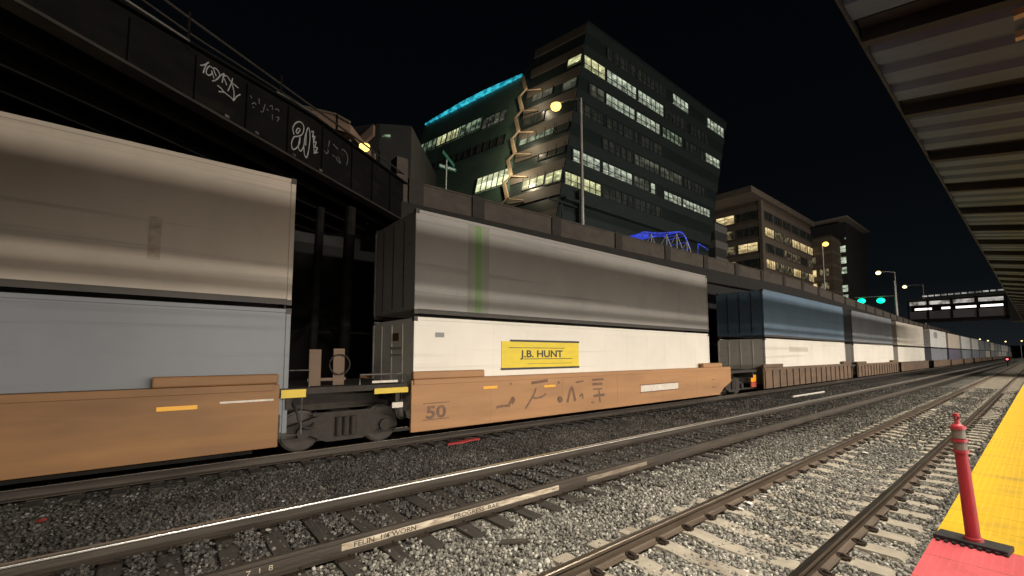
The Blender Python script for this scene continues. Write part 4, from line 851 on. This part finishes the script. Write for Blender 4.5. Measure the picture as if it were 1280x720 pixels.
ts = thing('traffic_signal', (-14.9, 95, 7.3), 'traffic signal mast with two glowing green lights over the street', 'traffic light')
part('pole', MB().tube([(-14.9, 95, 7.3), (-14.9, 95, 14.3)], [.14, .08], 10), M['pole'], ts)
part('arm', MB().tube([(-14.9, 95, 11.75), (-20.4, 95, 11.95)], .06, 8), M['pole'], ts)
for x, z in ((-19.4, 11.25), (-16.8, 11.1)):
    hs = part('signal_head', MB().box(x - .25, x + .25, 95.0, 95.2, z - .35, z + 1.0), M['dark_steel'], ts)
    part('lens', MB().ball((x, 94.95, z), .58, 14, .8), E['green'], hs, smooth=True)
ss = thing('street_sign', (-15.5, 9.0, 7.3), 'pair of crossed green street name signs on a short post', 'street sign')
part('post', MB().cyl((-15.5, 9.05, 7.3), (-15.5, 9.1, 10.3), .03, 8), M['signwhite'], ss)
b1 = MB(); b1.obox((-15.5, 8.88, 10.52), (-.05, .62, -.46), (.02, 0, 0), (0, .02, .16)); part('name_blade', b1, M['signgreen'], ss)
b2 = MB(); b2.obox((-15.46, 8.7, 9.84), (-.1, .9, .06), (.02, 0, 0), (0, 0, .17)); b_ = part('name_blade', b2, M['signgreen'], ss)
bm = MB(); bm.obox((-15.438, 8.74, 9.89), (-.045, .3, .02), (.004, 0, 0), (0, 0, .08)); bm.obox((-15.45, 9.12, 9.91), (-.05, .4, .02), (.004, 0, 0), (0, 0, .07)); part('name_stripe', bm, M['signwhite'], b_)
rs = thing('dwarf_signal', (-4.04, 120, GZ), 'small railway signal glowing red far down the tracks', 'signal')
part('post', MB().cyl((-4.04, 120, GZ), (-4.04, 120, .8), .07, 8), M['dark_steel'], rs); part('housing', MB().box(-4.35, -3.73, 120, 120.3, .7, 1.5), M['dark_steel'], rs); part('lens', MB().ball((-4.04, 119.95, 1.07), .16, 12), E['red'], rs)

# ------------------------------------------------------------------ footbridge over the tracks
fb = thing('footbridge', (-9, 110, 8), 'covered footbridge with rows of white lights crossing high over the tracks', 'bridge')
part('deck', MB().box(-16.4, 6, 110, 114, 8.0, 8.5), M['dark_steel'], fb)
part('side_wall', MB().box(-15.6, 6, 109.9, 109.99, 8.5, 9.9), mat('footbridge_panel', (.12, .115, .12), (.08, .078, .08), .6, 0, (.5, .5, .5)), fb)
part('back_wall', MB().box(-15.6, -3.2, 113.9, 113.99, 8.5, 12.0), M['dark_steel'], fb)
part('roof', MB().prism([(-15.5, 109.6, 12.05), (-3.0, 109.6, 12.25), (-3.0, 109.6, 12.4), (-15.5, 109.6, 12.2)], (0, 4.6, 0)), M['pilaster'], fb)
part('stair_house', MB().box(-3., 8, 109.7, 116, 7.5, 12.9), M['blackwall'], fb)
for a, b in ((-14.6, -12.3), (-11., -9.9), (-9.2, -6.7), (-6.2, -3.6)): part('light_tube', MB().box(a, b, 109.8, 109.89, 10.15, 10.5), E['strip'], fb)
for a, b in ((-15.3, -13.0), (-12.6, -9.9), (-9.5, -6.9), (-6.4, -3.5)): part('window', MB().box(a, b, 109.95, 109.98, 11.1, 11.75), E['strip_dim'], fb)
for i in range(12): part('roof_light', MB().box(-13.4 + i * .85, -12.75 + i * .85, 109.5, 109.59, 12.55 + .012 * i, 12.8 + .012 * i), E['strip_dim'], fb)
for x in (-15.5, -12.8, -9.7, -6.55, -3.3): part('post', MB().box(x - .12, x + .12, 109.8, 109.94, 8.5, 12.1), M['dark_steel'], fb)
# dark low building beyond it
fd = thing('distant_building', (-10, 420, 0), 'long dark building on the horizon beyond the train', 'building')
part('wall', MB().box(-90, 140, 430, 460, GZ, 6.5), M['tower'], fd); part('roof', MB().box(-91, 141, 429.5, 460.5, 6.5, 7.2), M['deck'], fd)

# ------------------------------------------------------------------ platform canopy
cn = thing('platform_canopy', (4, 20, .25), 'corrugated platform canopy with dark cross beams filling the upper right', 'canopy')
CX0, CXV, CX1 = -.83, 4.0, 8.8; SL = .2
zc = lambda x, o=0: 4.85 - SL * (min(x, CXV) - CX0) + (SL * (x - CXV) if x > CXV else 0) + o
mb = MB(); rib = []
y = -7.; ph = [(0, .05), (.10, .05), (.16, 0), (.34, 0), (.40, .05), (.50, .05)]
PITCH = 1.815; BY0 = 4.62
for i in range(-7, 34):
    yb = BY0 + i * PITCH
    prof = []
    yy = yb + .2
    # three trough ribs per bay
    n = 3; wv = (PITCH - .4) / n
    for j in range(n):
        y0 = yy + j * wv
        prof += [(y0, .06), (y0 + wv * .18, .06), (y0 + wv * .30, 0), (y0 + wv * .82, 0), (y0 + wv * .94, .06)]
    prof.append((yb + PITCH - .2, .06))
    for xa, xb in ((CX0, CXV), (CXV, CX1)):
        for (ya, za), (yc, zb) in zip(prof[:-1], prof[1:]):
            mb.quad((xa, ya, zc(xa, za)), (xa, yc, zc(xa, zb)), (xb, yc, zc(xb, zb)), (xb, ya, zc(xb, za)))
            mb.quad((xa, ya, zc(xa, .13)), (xb, ya, zc(xb, .13)), (xb, yc, zc(xb, .13)), (xa, yc, zc(xa, .13)))
        xe = xa if xa == CX0 else xb
        for (ya, za), (yc, zb) in zip(prof[:-1], prof[1:]): mb.quad((xe, ya, zc(xe, za)), (xe, ya, zc(xe, .13)), (xe, yc, zc(xe, .13)), (xe, yc, zc(xe, zb)))
part('deck_sheet', mb, M['canopy'], cn)
for i in range(-7, 35):
    yb = BY0 + i * PITCH; q = MB()
    for xa, xb in ((CX0 + .012, CXV), (CXV, CX1)): q.prism([(xa, yb - .2, zc(xa, .04)), (xb, yb - .2, zc(xb, .04)), (xb, yb - .2, zc(xb, .18)), (xa, yb - .2, zc(xa, .18))], (0, .4, 0))
    for xa, xb in ((CX0 + .012, CXV), (CXV, CX1)): q.prism([(xa, yb - .05, zc(xa, -.08)), (xb, yb - .05, zc(xb, -.08)), (xb, yb - .05, zc(xb, .038)), (xa, yb - .05, zc(xa, .038))], (0, .1, 0))
    part('cross_beam', q, M['canopy_dark'], cn)
part('fascia', MB().box(CX0 - .02, CX0 - .002, -7.9, 66.2, zc(CX0) - .03, zc(CX0) + .15), M['canopy_dark'], cn)
for yb in (4.23, 4.84, 5.19): part('lamplit_patch', MB().box(.02, .16, yb - .03, yb + .04, zc(.1) - .07, zc(.1) - .02), M['cream'], cn)  # small added blocks, cream colour standing for lamplit spots on the beam flanges
part('valley_beam', MB().box(CXV - .15, CXV + .15, -8, 66, zc(CXV) - .35, zc(CXV) - .09), M['canopy_dark'], cn)
for yy in range(-4, 66, 9): part('column', MB().cyl((CXV, yy, .242), (CXV, yy, 3.6), .11, 12), M['canopy_dark'], cn)
lamp_mb = MB()

# ------------------------------------------------------------------ litter
def scrap(x, y, s, m, label, z=GZ + .06):
    mb = MB(); n = 7; pts = [(x + s * (.6 + .4 * random.random()) * math.cos(2 * PI * i / n), y + s * .7 * (.6 + .4 * random.random()) * math.sin(2 * PI * i / n), z + random.uniform(0, s * .35)) for i in range(n)]
    mb.add(pts + [(x, y, z + s * .4), (x, y, z - .01)], [(i, (i + 1) % n, n) for i in range(n)] + [((i + 1) % n, i, n + 1) for i in range(n)])
    solo('litter_scrap', mb, m, label, 'litter', 'litter scraps among the tracks', org=(x, y, z))
scrap(-6.35, 1.2, .07, M['paper'], 'crumpled white scrap inside the middle track at lower left', GZ + .08)
scrap(-7.5, 1.6, .05, M['paper'], 'white scrap on dark ballast beyond the shiny rail')
scrap(-8.7, -1.1, .09, M['redscrap'], 'pinkish scrap on dark ballast at the far left')
scrap(-3.6, 7.6, .06, M['paper'], 'white scrap left of the concrete track rail')
scrap(-2.95, 7.05, .08, M['paper'], 'white scrap against the rail clips, second of the row')
scrap(-2.92, 7.55, .06, M['paper'], 'white scrap against the rail clips, farthest of the row')
scrap(-2.93, 6.7, .07, M['paper'], 'white scrap against the rail clips, nearest of the row')
scrap(-2.68, 12.6, .09, M['paper'], 'larger white scrap between the rails of the concrete track')
scrap(-2.38, 12.85, .06, M['paper'], 'smaller white scrap between the rails of the concrete track')
scrap(-2.9, 24.2, .12, M['paper'], 'distant white scrap between the rails behind the red post')
for i in range(2):
    mb = MB(); mb.obox((-9.55 + i * .05, 5.75 + i * .35, GZ + .03 + .03 * i), (.12, .5, .03), (-.06, .02, .02), (0, 0, .03))
    solo('plastic_strip', mb, M['redscrap'], ('torn red plastic strip on the ballast beside the train, nearer piece', 'torn red plastic strip on the ballast beside the train, farther piece')[i], 'litter', 'litter scraps among the tracks', org=(-9.5, 5.8, GZ))
mb = MB(); mb.tube([(-8.35, 25.7, GZ + .08), (-8.15, 30.1, GZ + .1)], .055, 8); solo('white_pipe', mb, M['paper'], 'long white pipe lying on the ballast between the tracks', 'pipe', org=(-8.2, 27, GZ))
for i, (x, y_, a) in enumerate(((-4.25, 3.3, .9), (-4.5, 6.7, .2), (-4.7, 5.0, 1.3))):
    mb = MB(); c, s_ = math.cos(a), math.sin(a); mb.obox((x, y_, GZ + .045), (.34 * c, .34 * s_, .01), (-.08 * s_, .08 * c, 0), (0, 0, .025))
    solo('wood_chip', mb, M['plank'], ('dark wood splinter on pale ballast nearest the middle rail lettering', 'dark wood splinter on pale ballast farther down the middle rail', 'dark wood splinter on pale ballast between the other two')[i], 'debris', 'wood splinters on the ballast', org=(x, y_, GZ))

# ------------------------------------------------------------------ sky, lights, camera
W = bpy.data.worlds.new('World'); S.world = W; W.use_nodes = True
nt = W.node_tree; bg = nt.nodes['Background']
tc = nt.nodes.new('ShaderNodeTexCoord'); sp3 = nt.nodes.new('ShaderNodeSeparateXYZ'); nt.links.new(tc.outputs['Generated'], sp3.inputs[0])
rp = nt.nodes.new('ShaderNodeValToRGB'); nt.links.new(sp3.outputs[2], rp.inputs[0])
e = rp.color_ramp.elements; e[0].position = 0.; e[0].color = (.0075, .0095, .0105, 1); e[1].position = .8; e[1].color = (.0006, .0007, .0011, 1)
q = e.new(.12); q.color = (.0026, .0034, .0042, 1); q = e.new(.35); q.color = (.0009, .0014, .002, 1)
nt.links.new(rp.outputs[0], bg.inputs[0]); bg.inputs[1].default_value = 1.35

def area(name, loc, size, sy, direction, power, col, spread=180):
    l = bpy.data.lights.new(name, 'AREA'); l.shape = 'RECTANGLE'; l.size = size; l.size_y = sy; l.energy = power; l.color = col; l.spread = math.radians(spread)
    o = bpy.data.objects.new(name, l); COL.objects.link(o); o.location = loc
    d = Vector(direction).normalized(); z = -d; y_ = Vector((0, 1, 0)); x = y_.cross(z).normalized(); y2 = z.cross(x)
    o.matrix_world = Matrix.Translation(loc) @ Matrix((x, y2, z)).transposed().to_4x4(); return o
# rows of fluorescent lamps under the platform canopy
for z_, pw in ((28.5, 900), (34.5, 500), (41.5, 350)):  # added warm fill lights that brighten the timber fins, no fixture there
    l = bpy.data.lights.new('fin_fill_light', 'POINT'); l.energy = pw; l.color = (1., .82, .55); l.shadow_soft_size = .25
    o = bpy.data.objects.new('fin_fill_light', l); COL.objects.link(o); o.location = lf(7.2, z_, 2.6)
area('canopy_lamps', (.3, 31.5, 4.3), .3, 63, (-.3, 0, -.95), 640, (1., .91, .77), 112)
area('canopy_lamps', (.35, 31.5, 4.3), .3, 63, (-.80, 0, -.60), 920, (1., .90, .76), 140)
area('canopy_lamps', (.35, 31.5, 4.3), .3, 63, (-.75, 0, -.66), 1150, (1., .90, .76), 94)
area('end_wall_fill', (.6, -6, 4.2), .3, 10, (-.72, .52, -.62), 170, (1., .90, .76), 84)  # added unseen row, aimed to brighten the white container's end wall
area('far_platform_lamps', (.35, 200, 5.0), .3, 250, (-.8, 0, -.6), 4200, (1., .92, .8), 140)
# floodlights of the yard and car park across the platforms
area('yard_floodlights', (48, 61, 4.45), .8, 124, (-1, 0, 0), 24000, (1., .90, .78), 120)

cam = bpy.data.cameras.new('Camera'); co = bpy.data.objects.new('Camera', cam); COL.objects.link(co); S.camera = co
cam.lens = 15.1875; cam.sensor_width = 36; cam.shift_y = .03086; cam.clip_end = 3000; cam.clip_start = .05
th, pt = math.radians(50.70886), math.radians(4.5)
co.location = (0, 0, CAMH); co.rotation_euler = (PI / 2 + pt, 0, th)
S.view_settings.view_transform = 'Standard'; S.view_settings.look = 'None'; S.view_settings.exposure = 0; S.view_settings.gamma = 1
S.render.engine = 'CYCLES'
S.cycles.use_denoising = True
try: S.cycles.denoiser = 'OPENIMAGEDENOISE'
except Exception: pass
S.cycles.max_bounces = 6; S.cycles.diffuse_bounces = 3; S.cycles.glossy_bounces = 3; S.cycles.caustics_reflective = False; S.cycles.caustics_refractive = False
